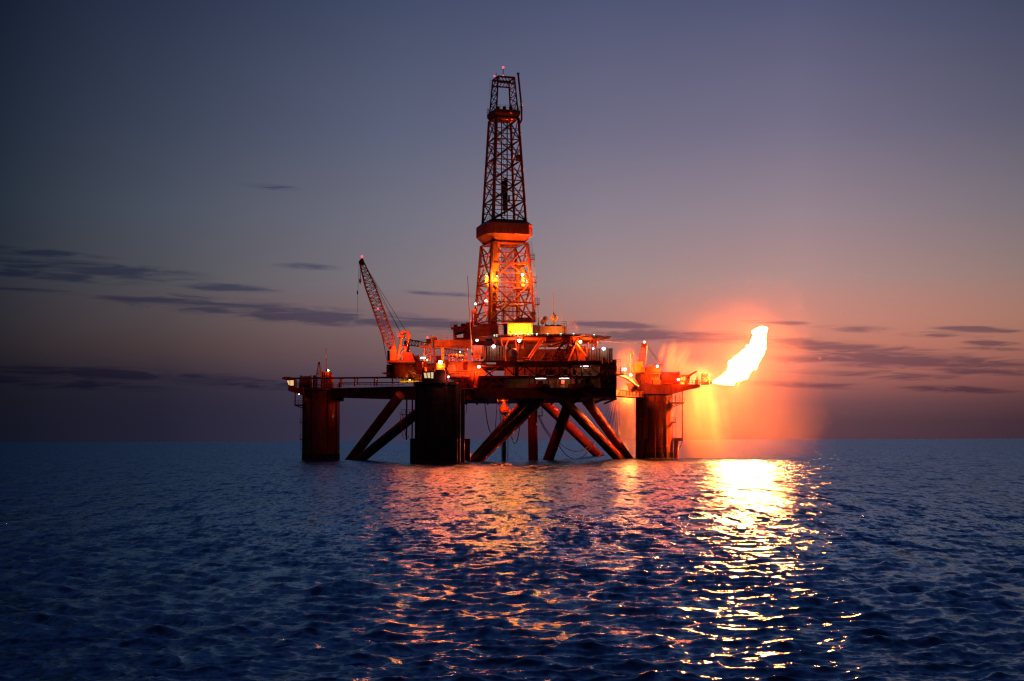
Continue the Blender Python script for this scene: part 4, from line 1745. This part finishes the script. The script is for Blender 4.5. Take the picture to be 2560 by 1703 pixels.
# ------------------------------------------------------------------ lifeboats, rings, riser, hoses
def lifeboat(x0, y0, x1, y1, d, label):
    c = P((x0 + x1) / 2, y1, d)
    L = P(x1, y1, d).x - P(x0, y1, d).x
    H = P(x0, y0, d).z - c.z
    t = thing('lifeboat', c, label, 'lifeboat', 'lifeboats under the deck edge')
    n, k = 18, 14
    vs, fs = [], []
    for i in range(n + 1):
        u = -1 + 2 * i / n
        w = max(.03, (1 - abs(u) ** 2.6)) * 1.3
        zt = H * (.62 + .1 * (1 - u * u))
        zb = H * .30 * abs(u) ** 3
        for j in range(k):
            a = 2 * math.pi * j / k
            yy = w * math.cos(a)
            zz = (zt + zb) / 2 + (zt - zb) / 2 * math.sin(a) * (1 if math.sin(a) > 0 else 1.0)
            vs.append((c.x + u * L / 2, c.y + yy, c.z + zz))
    for i in range(n):
        for j in range(k):
            j2 = (j + 1) % k
            fs.append((i * k + j, i * k + j2, (i + 1) * k + j2, (i + 1) * k + j))
    m = MB().add(vs, fs)
    m.build('hull', 'hull_red', t, smooth=True)
    m = MB()
    m.add([(c.x + a * L, c.y + b, c.z + h * H) for a, b, h in ((-.05, -.7, .55), (.22, -.7, .55), (.22, .7, .55), (-.05, .7, .55), (0, -.5, 1.0), (.16, -.5, 1.0), (.16, .5, 1.0), (0, .5, 1.0))],
          [(0, 3, 2, 1), (4, 5, 6, 7), (0, 1, 5, 4), (1, 2, 6, 5), (2, 3, 7, 6), (3, 0, 4, 7)])
    m.build('canopy', 'hull_red', t)
    m = MB()
    for f in (-.4, .42):
        m.path([(c.x + f * L, c.y + 2, c.z + H * 1.7), (c.x + f * L, c.y, c.z + H * 1.6), (c.x + f * L, c.y, c.z + H * .6)], .13, 6)
    m.build('davit', 'hull_dark', t)


lifeboat(1318, 952, 1376, 976, 348.4, 'dark covered lifeboat hung below the wide tube lamp')
lifeboat(1420, 951, 1484, 977, 348.4, 'dark covered lifeboat right of the orange life raft box')
t = thing('liferaft_box', P(1408, 960, 354), 'orange box beneath the twin tube lamps between the lifeboats', 'life raft')
m = MB()
m.pbox(1403, 950, 1411, 960, 353.2, 354.4)
m.build('case', 'orange_plastic', t)
m = MB()
m.pbox(1402, 959.9, 1412, 972, 353.6, 354.2)
m.build('stand', 'steel_red', t)
t = thing('lifebuoy', P(1404, 966, 349), 'round lifebuoy ring on the railing between the lifeboats', 'lifebuoy')
c = P(1404, 965, 349.3)
m = MB()
ringp = [c + Vector((.38 * math.cos(2 * math.pi * k / 20), 0, .42 * math.sin(2 * math.pi * k / 20))) for k in range(21)]
m.path(ringp, .09, 7)
m.build('ring', 'orange_plastic', t)
m = MB()
m.tube(c + Vector((-.3, 0, 0)), c + Vector((.3, 0, 0)), .03, 4)
m.build('grab_line', 'cable_black', t)

t = thing('marine_riser', P(1260, 1155, 376), 'bright orange vertical riser pipe running into the sea below the deck', 'riser')
m = MB()
m.tube(P(1260.5, 1175, 376), P(1260.5, 1000, 376), .5, 14)
m.build('pipe', 'steel_orange', t, smooth=True)
m = MB()
m.lathe(P(1260.5, 1026, 376), [(.6, -1.0), (1.15, -.6), (1.3, 0), (1.0, .7), (.7, 1.4)], 14)
m.tube(P(1250, 1020, 375.5), P(1271, 1020, 375.5), .3, 7)
m.tube(P(1274, 1024, 375.5), P(1274, 1031, 375.5), .45, 8)
m.build('tension_ring', 'steel_orange', t)
m = MB()
for xx, x2 in ((1249, 1254), (1251.5, 1256), (1271, 1270), (1268, 1268)):
    m.tube(P(xx, 1000, 375.5), P(x2, 1160, 376), .06, 4)
m.build('tension_wire', 'cable_black', t)


def hose(p0, p1, sag, d0, d1, r, label, mat='cable_black', n=16):
    a, b = P(*p0, d0), P(*p1, d1)
    pts = []
    for i in range(n + 1):
        u = i / n
        q = a.lerp(b, u)
        q.z -= sag * 4 * u * (1 - u)
        pts.append(q)
    m = MB().path(pts, r, 6)
    o = m.build('hose', mat, smooth=True, origin=a)
    tag(o, label, 'hose', 'hoses slung under the deck')


hose((1211, 1000), (1232, 1080), 3.0, 372, 366, .11, 'black hose sagging left of the orange riser')
hose((1243, 1003), (1238, 1072), .4, 372, 368, .09, 'nearly straight black hose just left of riser')
hose((1300, 1062), (1279, 1091), 3.2, 372, 368, .11, 'short looped black hose right of the riser')
hose((1345, 1040), (1378, 1096), .6, 388, 392, .11, 'black hose falling from the small railed basket')
hose((1347, 1036), (1382, 1090), 1.0, 388, 392, .10, 'red hose falling beside the railed basket', 'steel_red')
hose((1398, 1106), (1488, 1098), 3.0, 393, 420, .10, 'red hose looped between two leaning braces above the water', 'steel_red')
hose((1396, 1112), (1490, 1092), 5.2, 393, 422, .11, 'lowest black hose looped between two leaning braces')
hose((1168, 1003), (1164, 1036), .7, 352, 352, .06, 'thin short cable hanging right of the near column')
hose((1000, 1030), (1010, 1095), 1.8, 368, 366, .08, 'red looped hose beside the near column frame', 'steel_red')
hose((1006, 1034), (1022, 1090), 2.6, 366, 360, .08, 'black looped hose beside the near column frame')
for k in range(1):
    m = MB()
    for i in range(9):
        a = P(1530 + i * 2.4, 1002, 405 + i % 3)
        b = P(1508 + i * 5, 1050 + (i * 17) % 40, 405)
        m.tube(a, b, .05, 4)
    o = m.build('cable_bundle', 'cable_black')
    tag(o, 'thin cables hanging before the orange spray curtain left of the right column', 'cables')
t = thing('access_basket', P(1348, 1040, 388), 'small railed basket hanging beneath the hull beside the vertical brace', 'basket')
m = MB()
m.pbox(1342, 1039, 1357, 1041, 386, 389)
m.build('floor', 'hull_red', t)
m = MB()
m.rail([P(1342, 1039, 386), P(1357, 1039, 386), P(1357, 1039, 389)], 1.8, .8, .05)
m.tube(P(1343, 1039, 387), P(1343, 1000, 387), .1, 5)
m.tube(P(1355, 1039, 387), P(1355, 1000, 387), .1, 5)
m.build('railing', 'hull_red', t)

# ------------------------------------------------------------------ lamps
SOD = (1.0, 0.075, 0.005)
WARM = (1.0, 0.30, 0.07)
WHT = (1.0, 0.50, 0.26)
PNK = (1.0, 0.55, 0.55)
_protos = {}


def flood(px, py, d, lens, col, watts, size, label, tube=False):
    key = (lens, round(size, 2), tube)
    loc = P(px, py, d)
    if key in _protos:
        o = dup(_protos[key], loc, label)
        ORG[o.name] = loc
    else:
        o = thing('tube_lamp' if tube else 'floodlight', loc, label, 'lamp', 'lit lamps on the platform')
        m = MB()
        size *= 1.15 if tube else .82
        if tube:
            m.tube(loc + Vector((-size * 1.9, 0, 0)), loc + Vector((size * 1.9, 0, 0)), size * .55, 10)
        else:
            m.sphere(loc, size, 10)
        m.build('lens', lens, o, smooth=True)
        m = MB()
        if tube:
            m.box(loc + Vector((-size * 2, -size * .5, size * .6)), loc + Vector((size * 2, size * .6, size * .85)))
        else:
            m.lathe(loc + Vector((0, 0, size * .75)), [(size * .8, 0), (size * .7, size * .3), (size * .25, size * .5)], 10)
            m.tube(loc + Vector((0, size * .3, size * .8)), loc + Vector((0, size * 2.2, size * 1.2)), size * .15, 5)
        m.build('housing', 'dark_steel', o)
        _protos[key] = o
    if watts:
        plight('lamp_light', loc + Vector((0, -size * 1.6 - .1, -size * .6)), col, watts, size * .9, o)
    return o


flood(1101, 906, 341.5, 'lens_sodium', SOD, 9360, .62, 'brightest sodium lamp on the squat stand above near column')
flood(1197.5, 917, 351.5, 'lens_white', SOD, 11000, .42, 'round lamp at the right end of the orange deckhouse')
flood(1192.6, 851, 355, 'lens_pink', PNK, 350, .40, 'pinkish lamp above the plain orange red container')
flood(1234, 866, 351.6, 'lens_white', WHT, 130, .50, 'white floodlight lighting the left grey corrugated container')
flood(1121, 942, 336, 'lens_pink', PNK, 120, .28, 'small pink lamp beside the guard hoop on near column')
flood(1058, 895, 366, 'lens_white', WARM, 260, .28, 'small rectangular lamp left of the braced tower', True)
flood(1298, 851.5, 352, 'lens_white', SOD, 5760, .50, 'big white lamp hanging under the helideck left half')
flood(1300, 910, 350.2, 'lens_pink', WHT, 260, .42, 'short tube lamp beside the dark pillar', True)
flood(1352, 943.5, 352, 'lens_pink', WHT, 450, .58, 'wide tube lamp above the left lifeboat', True)
flood(1406.5, 944.5, 352, 'lens_pink', WHT, 260, .36, 'left one of twin tube lamps above the life raft box', True)
flood(1414.5, 944.5, 352, 'lens_pink', WHT, 220, .36, 'right one of twin tube lamps above the life raft box', True)
flood(1464, 912.5, 351.6, 'lens_pink', WHT, 520, .58, 'wide tube lamp behind the crossed truss bars', True)
flood(1189, 760, 379, 'lens_white', SOD, 1800, .36, 'lamp outside the lower left leg of the derrick')
flood(1215, 752, 380, 'lens_white', SOD, 2200, .38, 'lamp inside the lower left of the derrick')
flood(1306, 687, 380, 'lens_white', SOD, 2600, .42, 'lamp on the right inside of the lower derrick')
flood(1451, 854.5, 352, 'lens_sodium', SOD, 5760, .46, 'orange haloed lamp under the right end of the helideck')
flood(1483, 871.5, 351.5, 'lens_pink', WHT, 50, .30, 'smaller lamp on the right grey corrugated container')
flood(1509, 871.5, 351.5, 'lens_white', WHT, 150, .48, 'larger floodlight on the right grey corrugated container')
flood(1563, 923, 380, 'lens_white', (1.0, .2, .03), 9000, .42, 'larger of two adjacent lamps at the stair bridge head')
flood(1557, 922, 380, 'lens_pink', WARM, 260, .28, 'smaller of two adjacent lamps at the stair bridge head')
flood(1576.6, 937.7, 385, 'lens_sodium', (1.0, .2, .03), 12000, .46, 'yellow lamp half way down the stair bridge')
flood(1643.5, 915.5, 397, 'lens_white', SOD, 1500, .42, 'lamp on the flared shelter of the right column')
flood(1696, 949, 396.5, 'lens_white', SOD, 1300, .42, 'lamp between the ribbed winch drum and golden cabin')
flood(820.5, 926, 398, 'lens_sodium', SOD, 260, .30, 'orange lamp at the mast foot on the left column')
flood(747.5, 986, 396.5, 'lens_sodium', WARM, 30, .18, 'tiny pale lamp under the left column wing')
flood(1242, 690, 377.0, 'lens_sodium', (1, .34, .03), 4500, .22, 'lamp shining on the air duct in the derrick')
flood(1217, 690, 381.2, 'lens_sodium', (1, .34, .03), 1300, .22, 'lamp by the junction box in the derrick left side')
flood(1318, 700, 384.0, 'lens_sodium', (1, .34, .03), 3200, .22, 'lamp on the racking board at the derrick right side')
flood(1342, 836, 368.5, 'lens_white', (1.0, 0.20, 0.025), 3200, .26, 'added lamp low between the yellow cabin and pale house')  # extra lamp, added to turn the pale house wall orange
for k, (px, py, lab) in enumerate(((1289, 836, 'left lamp at the foot of the yellow cabin wall'), (1304, 836.5, 'middle lamp at the foot of the yellow cabin wall'), (1320, 836, 'right lamp at the foot of the yellow cabin wall'))):
    flood(px, py, 367.9, 'lens_white', (1.0, 0.38, 0.05), 1500, .26, lab)
flood(1024, 950, 372.5, 'lens_sodium', (1.0, .5, .06), 420, .2, 'lamp low in the yellow valve rack under the left crane')
flood(1068, 900, 362, 'lens_sodium', SOD, 1620, .2, 'lamp on the pipe deck behind the squat stand')
flood(1150, 880, 358, 'lens_sodium', SOD, 6000, .2, 'lamp under the gantry beam by the orange deckhouse')
flood(1012, 868, 367, 'lens_red', (1, .10, .02), 5000, .2, 'red lamp on the left crane gantry frame')
flood(1258, 1000, 372, 'lens_red', SOD, 9000, .2, 'lamp under the hull lighting the orange riser')
flood(1575, 988, 416, 'lens_sodium', (1.0, .12, .012), 17000, .25, 'added lamp under the deck lighting the left water curtain')  # added lamp, stands in for flame light on the left spray curtain
flood(1345, 992, 380, 'lens_sodium', SOD, 2700, .2, 'lamp under the hull beside the vertical brace')

# ------------------------------------------------------------------ flare flame
def build_flame():
    st = [(1780, 957, 1780, 955.5), (1800, 958.5, 1797, 944), (1822, 959, 1817, 934), (1845, 954, 1829, 918), (1857, 947, 1834, 904), (1867, 938, 1843, 893), (1875, 924, 1855, 885),
          (1889, 913, 1862, 879), (1899, 897, 1873, 868), (1907, 880, 1880, 860), (1913, 866, 1881, 852), (1910, 852, 1886, 845), (1911, 841, 1888, 840), (1915, 830, 1883, 831), (1916, 823, 1889, 824),
          (1912, 819, 1896, 819.5), (1908, 817, 1902, 817), (1905.5, 816, 1904.5, 816)]
    D = 401.0
    fine_p, fine_h = [], []
    q = [(P(a_, b_, D), P(c_, d_, D)) for a_, b_, c_, d_ in st]
    q = [((u_ + w_) / 2, (w_ - u_) / 2) for u_, w_ in q]
    for (c0, h0), (c1, h1) in zip(q[:-1], q[1:]):
        for k in range(6):
            fine_p.append(c0.lerp(c1, k / 6))
            fine_h.append(h0.lerp(h1, k / 6))
    fine_p.append(q[-1][0])
    fine_h.append(q[-1][1])
    fine_r = [h.length for h in fine_h]
    pts = [q[0][0]]
    n = 40
    vs, fs = [], []
    for i, (p, r) in enumerate(zip(fine_p, fine_r)):
        a = fine_p[max(0, i - 1)]
        b = fine_p[min(len(fine_p) - 1, i + 1)]
        ax = (b - a).normalized()
        u = fine_h[i].normalized()
        w = Vector((0, 1, 0))
        for k in range(n):
            ang = 2 * math.pi * k / n
            dv = u * math.cos(ang) + w * math.sin(ang)
            q = p + dv * r
            nz = noise.fractal(q * .55, 1.0, 2.0, 3) * .42 + noise.fractal(q * 1.7 + Vector((9, 3, 1)), 1.0, 2.0, 3) * .36 + noise.noise(q * 3.6) * .16
            vs.append(p + dv * (r * (1 + nz)) + ax * (noise.noise(q * .8) * r * .25))
    for i in range(len(fine_p) - 1):
        for k in range(n):
            k2 = (k + 1) % n
            fs.append((i * n + k, i * n + k2, (i + 1) * n + k2, (i + 1) * n + k))
    fs += [tuple(range(n - 1, -1, -1)), tuple(range((len(fine_p) - 1) * n, len(fine_p) * n))]
    m = MB().add(vs, fs)
    rnd = random.Random(8)
    for k in range(80):          # billowing lumps give the ragged outline
        i = rnd.randrange(12, len(fine_p) - 24)
        p, r = fine_p[i], fine_r[i]
        ax = (p - fine_p[i - 1]).normalized()
        ang = rnd.choice((0, math.pi)) + rnd.uniform(-.9, .9)
        u0 = ax.cross(Vector((0, 1, 0))).normalized()
        u = u0 * math.cos(ang) + ax.cross(u0) * math.sin(ang)
        m.sphere(p + u * r * rnd.uniform(.8, 1.05), rnd.uniform(.2, .55) * (.4 + r * .35), 5, rnd.uniform(.8, 1.5))
    # torn licks along the edge and loose tongues near the tip
    rnd = random.Random(3)
    for k in range(90):
        i = rnd.randrange(15, len(fine_p) - 30)
        p, r = fine_p[i], fine_r[i]
        a = fine_p[i - 1]
        ax = (p - a).normalized()
        u = ax.cross(Vector((0, 1, 0))).normalized() * rnd.choice((-1, 1))
        c = p + u * r * rnd.uniform(.75, 1.0) + Vector((0, rnd.uniform(-.6, .6) * r, 0))
        e = c + (ax * rnd.uniform(.6, 1.6) + u * rnd.uniform(.1, .6) + Vector((0, 0, .4))) * rnd.uniform(.4, .9)
        m.tube(c, e, rnd.uniform(.2, .5), 7, .03)
    mat = bpy.data.materials.new('flame_glow')
    mat.use_nodes = True
    nt = mat.node_tree
    nt.nodes.clear()
    tc = nt.nodes.new('ShaderNodeTexCoord')
    nz = nt.nodes.new('ShaderNodeTexNoise')
    nz.inputs['Scale'].default_value = .8
    nz.inputs['Detail'].default_value = 5
    nt.links.new(tc.outputs['Object'], nz.inputs['Vector'])
    rp = nt.nodes.new('ShaderNodeValToRGB')
    rp.color_ramp.elements[0].position = .32
    rp.color_ramp.elements[0].color = (.02, .0016, .00008, 1)
    rp.color_ramp.elements[1].position = .45
    rp.color_ramp.elements[1].color = (1, .16, .022, 1)
    nt.links.new(nz.outputs['Fac'], rp.inputs['Fac'])
    e = nt.nodes.new('ShaderNodeEmission')
    e.inputs['Strength'].default_value = FLAME
    nt.links.new(rp.outputs['Color'], e.inputs['Color'])
    o = nt.nodes.new('ShaderNodeOutputMaterial')
    tp = nt.nodes.new('ShaderNodeBsdfTransparent')
    ads = nt.nodes.new('ShaderNodeAddShader')
    nt.links.new(e.outputs[0], ads.inputs[0])
    nt.links.new(tp.outputs[0], ads.inputs[1])
    nt.links.new(ads.outputs[0], o.inputs['Surface'])
    mat.cycles.emission_sampling = 'NONE'
    ob = m.build('gas_flame', mat, smooth=True, origin=pts[0])
    m = MB()
    for k in range(150):
        i = rnd.randrange(8, len(fine_p) - 30)
        p, r = fine_p[i], fine_r[i]
        ax = (p - fine_p[i - 1]).normalized()
        ang = rnd.uniform(0, 2 * math.pi)
        u0 = ax.cross(Vector((0, 1, 0))).normalized()
        u = u0 * math.cos(ang) + ax.cross(u0) * math.sin(ang)
        c = p + u * r * rnd.uniform(.8, 1.05)
        mid = c + (ax * .8 + u * rnd.uniform(.1, .7) + Vector((.1, 0, .3))) * rnd.uniform(.3, .8)
        e = mid + (ax + u * rnd.uniform(-.3, .5) + Vector((0, 0, .6))) * rnd.uniform(.3, .9)
        w = rnd.uniform(.12, .4)
        m.tube(c, mid, w, 7, w * .7)
        m.tube(mid, e, w * .7, 7, .02)
    def gas(name, strength):
        g = emit(name, (1, .27, .03), strength)
        t2 = g.node_tree
        o2 = [x for x in t2.nodes if x.type == 'OUTPUT_MATERIAL'][0]
        e2 = [x for x in t2.nodes if x.type == 'EMISSION'][0]
        tp2 = t2.nodes.new('ShaderNodeBsdfTransparent')
        a2 = t2.nodes.new('ShaderNodeAddShader')
        t2.links.new(e2.outputs[0], a2.inputs[0])
        t2.links.new(tp2.outputs[0], a2.inputs[1])
        t2.links.new(a2.outputs[0], o2.inputs['Surface'])
    gas('flame_edge', 2.2)
    m.build('flame_tongue', 'flame_edge', ob, smooth=True)
    gas('flame_haze', 1.0)
    vs, fs = [], []
    for i, (p, r) in enumerate(zip(fine_p, fine_r)):
        u = fine_h[i].normalized()
        for k in range(n):
            ang = 2 * math.pi * k / n
            dv = u * math.cos(ang) + Vector((0, 1, 0)) * math.sin(ang)
            q_ = p + dv * r
            f = 1.04 + .24 * abs(noise.fractal(q_ * .7 + Vector((40, 2, 7)), 1.0, 2.0, 3))
            vs.append(p + dv * (r * f + .12))
    for i in range(len(fine_p) - 1):
        for k in range(n):
            k2 = (k + 1) % n
            fs.append((i * n + k, i * n + k2, (i + 1) * n + k2, (i + 1) * n + k))
    fs += [tuple(range(n - 1, -1, -1)), tuple(range((len(fine_p) - 1) * n, len(fine_p) * n))]
    MB().add(vs, fs).build('flame_mantle', 'flame_haze', ob, smooth=True)
    for i in (10, 22, 34, 45, 56, 70, 84):
        plight('flame_light', fine_p[i], (1, .108, .012), FLAME * 80, max(.8, fine_r[i] * .75), ob)
    tag(ob, 'huge white hot gas flame curling upwards off the burner', 'flame')


FLAME = 520.0
build_flame()

# ------------------------------------------------------------------ mist and spray (lit by the flame)
def volume(name, c, half, rot, dens, label, cat, kindfn, aniso=0.25, step=1.0, box=False):
    """A closed ellipsoidal body of droplets; density fades to nothing at its skin."""
    m = MB()
    n = 12
    prof = [(max(math.sin(math.pi * i / n), .02), -math.cos(math.pi * i / n)) for i in range(n + 1)]
    if box:
        m.box((-1, -1, -1), (1, 1, 1))
    else:
        m.lathe((0, 0, 0), prof, 24)
    m.v = [(x * half[0], y * half[1], z * half[2]) for x, y, z in m.v]
    mat = bpy.data.materials.new(name + '_droplets')
    mat.use_nodes = True
    nt = mat.node_tree
    nt.nodes.clear()
    N = nt.nodes.new
    L = nt.links.new
    tc = N('ShaderNodeTexCoord')
    nm = N('ShaderNodeMapping')
    nm.inputs['Scale'].default_value = (1 / half[0], 1 / half[1], 1 / half[2])
    L(tc.outputs['Object'], nm.inputs['Vector'])
    ln = N('ShaderNodeVectorMath')
    ln.operation = 'LENGTH'
    L(nm.outputs[0], ln.inputs[0])
    fall = N('ShaderNodeMapRange')
    fall.interpolation_type = 'SMOOTHSTEP'
    fall.inputs['From Min'].default_value = 1.0
    fall.inputs['From Max'].default_value = -.25
    L(ln.outputs['Value'], fall.inputs['Value'])
    fo = fall.outputs['Result']
    if box:          # a falling sheet: fades out sideways and at the top, reaches the water
        sx = N('ShaderNodeSeparateXYZ')
        L(nm.outputs[0], sx.inputs[0])
        fo = None
        wm = N('ShaderNodeMapping')
        wm.inputs['Scale'].default_value = (.6, .6, 2.0)
        L(nm.outputs[0], wm.inputs['Vector'])
        wn = N('ShaderNodeTexNoise')
        wn.inputs['Scale'].default_value = 1.0
        wn.inputs['Detail'].default_value = 2
        L(wm.outputs[0], wn.inputs['Vector'])
        wx = N('ShaderNodeMath')
        wx.operation = 'MULTIPLY_ADD'
        L(wn.outputs['Fac'], wx.inputs[0])
        wx.inputs[1].default_value = 1.2
        wx.inputs[2].default_value = -.6
        w2 = N('ShaderNodeMath')
        L(wx.outputs[0], w2.inputs[0])
        L(sx.outputs[0], w2.inputs[1])
        for k, (lo, hi) in enumerate(((1.0, -.1), (1, .1), (1, .1))):
            src = sx.outputs[k] if k else w2.outputs[0]
            if k < 2:
                ab = N('ShaderNodeMath')
                ab.operation = 'ABSOLUTE'
                L(src, ab.inputs[0])
                src = ab.outputs[0]
            f = N('ShaderNodeMapRange')
            f.interpolation_type = 'SMOOTHSTEP'
            f.inputs['From Min'].default_value = lo
            f.inputs['From Max'].default_value = hi
            L(src, f.inputs['Value'])
            if fo is None:
                fo = f.outputs['Result']
            else:
                mm = N('ShaderNodeMath')
                mm.operation = 'MULTIPLY'
                L(fo, mm.inputs[0])
                L(f.outputs['Result'], mm.inputs[1])
                fo = mm.outputs[0]
    d = kindfn(nt, nm, fo)
    mul = N('ShaderNodeMath')
    mul.operation = 'MULTIPLY'
    L(d, mul.inputs[0])
    mul.inputs[1].default_value = dens
    vol = N('ShaderNodeVolumePrincipled')
    vol.inputs['Color'].default_value = (.97, .97, .97, 1)
    vol.inputs['Anisotropy'].default_value = aniso
    L(mul.outputs[0], vol.inputs['Density'])
    o = N('ShaderNodeOutputMaterial')
    L(vol.outputs[0], o.inputs['Volume'])
    mat.cycles.volume_step_rate = step
    ob = m.build(name, mat, origin=(0, 0, 0))
    ob.rotation_euler = rot
    ob.location = c
    tag(ob, label, cat, kind='stuff')
    return ob


def soft(nt, tc, fall):
    return fall


def streaky(sx, sy, sz, lo=.3, hi=.75, power=1.0):
    def fn(nt, tc, fall):
        N = nt.nodes.new
        L = nt.links.new
        mp = N('ShaderNodeMapping')
        mp.inputs['Scale'].default_value = (sx, sy, sz)
        L(tc.outputs[0], mp.inputs['Vector'])
        nz = N('ShaderNodeTexNoise')
        nz.inputs['Scale'].default_value = 1
        nz.inputs['Detail'].default_value = 3
        L(mp.outputs[0], nz.inputs['Vector'])
        mr = N('ShaderNodeMapRange')
        mr.inputs['From Min'].default_value = lo
        mr.inputs['From Max'].default_value = hi
        L(nz.outputs['Fac'], mr.inputs['Value'])
        mu = N('ShaderNodeMath')
        mu.operation = 'MULTIPLY'
        L(mr.outputs[0], mu.inputs[0])
        L(fall, mu.inputs[1])
        return mu.outputs[0]
    return fn


volume('flare_mist', P(1842, 905, 406), (52, 34, 42), (0, 0, 0), .0016, 'wide red glowing halo of fine mist round the flame', 'mist', soft)
volume('spray_curtain', P(1798, 1085, 411), (40, 9, 27), (0, R(8), 0), .062, 'broad orange water curtain falling to the sea under the flame', 'spray', streaky(2.6, 1.3, .8, .22, .80))
volume('spray_curtain', P(1742, 1048, 410), (10, 5, 18), (0, R(-9), 0), .46, 'bright yellow streak of falling water beside the right column', 'spray', streaky(3.2, 1.5, .5), box=True)
volume('spray_curtain', P(1900, 1105, 412), (25, 9, 11), (0, 0, 0), .022, 'low salmon mist over the sea at the right end of the curtain', 'spray', streaky(2.4, 2, 1.4))
volume('spray_curtain', P(1562, 1070, 413), (5.0, 4, 17), (0, R(-3), 0), .85, 'orange water curtain between the leaning braces and right column', 'spray', streaky(3, 1.5, .5), box=True)
volume('spray_plume', P(1562, 912, 391), (4.6, 4, 7.2), (0, R(8), 0), .35, 'domed yellow spray between the platform block and right crane', 'spray', streaky(2, 2, 1.2, .25, .7))
volume('spray_plume', P(1676, 893, 412), (2.0, 3, 6.6), (0, R(14), 0), .40, 'tallest pointed water jet behind the right winch drum', 'spray', streaky(3, 2, .6))
volume('spray_plume', P(1650, 897, 412), (1.3, 3, 6.0), (0, R(16), 0), .40, 'narrow leftmost water jet behind the flared shelter', 'spray', streaky(3, 2, .6))
volume('spray_plume', P(1697, 898, 412), (3.6, 4, 6.4), (0, R(32), 0), .22, 'broad right leaning water jet nearest to the flame', 'spray', streaky(3, 2, .6))
volume('spray_plume', P(1705, 925, 413), (9, 5, 5), (0, R(8), 0), .10, 'low yellow cloud of spray over the right winch', 'spray', streaky(2, 2, 1.4, .25, .7))
volume('spray_plume', P(1428, 815, 400), (3.0, 2.5, 4.2), (0, R(-20), 0), .25, 'faint pink spray arch behind the pale house', 'spray', streaky(3, 2, 1))

# ------------------------------------------------------------------ white wash round the legs
def foam_mat():
    m = bpy.data.materials.new('sea_foam')
    m.use_nodes = True
    nt = m.node_tree
    nt.nodes.clear()
    N = nt.nodes.new
    tc = N('ShaderNodeTexCoord')
    nz = N('ShaderNodeTexNoise')
    nz.inputs['Scale'].default_value = 1.3
    nz.inputs['Detail'].default_value = 6
    nz.inputs['Roughness'].default_value = .7
    nt.links.new(tc.outputs['Object'], nz.inputs['Vector'])
    mr = N('ShaderNodeMapRange')
    mr.inputs['From Min'].default_value = .50
    mr.inputs['From Max'].default_value = .64
    mr.inputs['To Max'].default_value = .75
    nt.links.new(nz.outputs['Fac'], mr.inputs['Value'])
    df = N('ShaderNodeBsdfDiffuse')
    df.inputs['Color'].default_value = (.62, .64, .66, 1)
    tr = N('ShaderNodeBsdfTransparent')
    mx = N('ShaderNodeMixShader')
    nt.links.new(mr.outputs[0], mx.inputs[0])
    nt.links.new(tr.outputs[0], mx.inputs[1])
    nt.links.new(df.outputs[0], mx.inputs[2])
    o = N('ShaderNodeOutputMaterial')
    nt.links.new(mx.outputs[0], o.inputs['Surface'])
    return m


FM = foam_mat()
m = MB()
rnd = random.Random(12)
feet = [(cpos[k].x, cpos[k].y, COLS[k][2], 2.6) for k in cpos]
for px, py, d in ((880, 1145, 398), (904, 1146, 392), (1190, 1155, 352), (1188, 1146, 356), (1333, 1149, 383), (1371, 1148, 385), (1496, 1138, 470), (1546, 1145, 396), (1568, 1143, 401), (1260, 1155, 376), (1690, 1145, 400)):
    feet.append((P(px, py, d).x, d, 1.3 if px not in (1260, 1690) else .6, 1.5))
for cx, cy, r0, w in feet:
    n = 48
    vs, fs = [], []
    for k in range(n):
        a = 2 * math.pi * k / n
        w1 = w * (.4 + 1.2 * abs(noise.noise(Vector((cx * .1 + math.cos(a) * 1.7, cy * .1 + math.sin(a) * 1.7, 0)))))
        for t in (0, .5, 1):
            r = r0 * .96 + w1 * t
            vs.append((cx + r * math.cos(a) * (1.25 if r0 < 2 else 1), cy + r * math.sin(a), .17 - .1 * t))
    for k in range(n):
        k2 = (k + 1) % n
        for t in range(2):
            fs.append((k * 3 + t, k * 3 + t + 1, k2 * 3 + t + 1, k2 * 3 + t))
    m.add(vs, fs)
o = m.build('foam', FM)
tag(o, 'pale broken wash on the water round the platform legs', 'foam', kind='stuff')

# ------------------------------------------------------------------ render settings
sc.render.engine = 'CYCLES'
sc.view_settings.view_transform = 'Standard'
sc.view_settings.look = 'None'
sc.view_settings.exposure = 0
sc.view_settings.gamma = 1
sc.cycles.max_bounces = 5
sc.cycles.diffuse_bounces = 2
sc.cycles.glossy_bounces = 2
sc.cycles.transmission_bounces = 1
sc.cycles.volume_bounces = 0
sc.cycles.transparent_max_bounces = 48
sc.cycles.caustics_reflective = False
sc.cycles.caustics_refractive = False
sc.cycles.sample_clamp_indirect = 8
sc.cycles.sample_clamp_direct = 45
sc.cycles.use_denoising = True
sc.cycles.pixel_filter_type = 'BLACKMAN_HARRIS'
sc.cycles.filter_width = 1.3
sc.cycles.volume_step_rate = 0.8
sc.cycles.volume_max_steps = 512
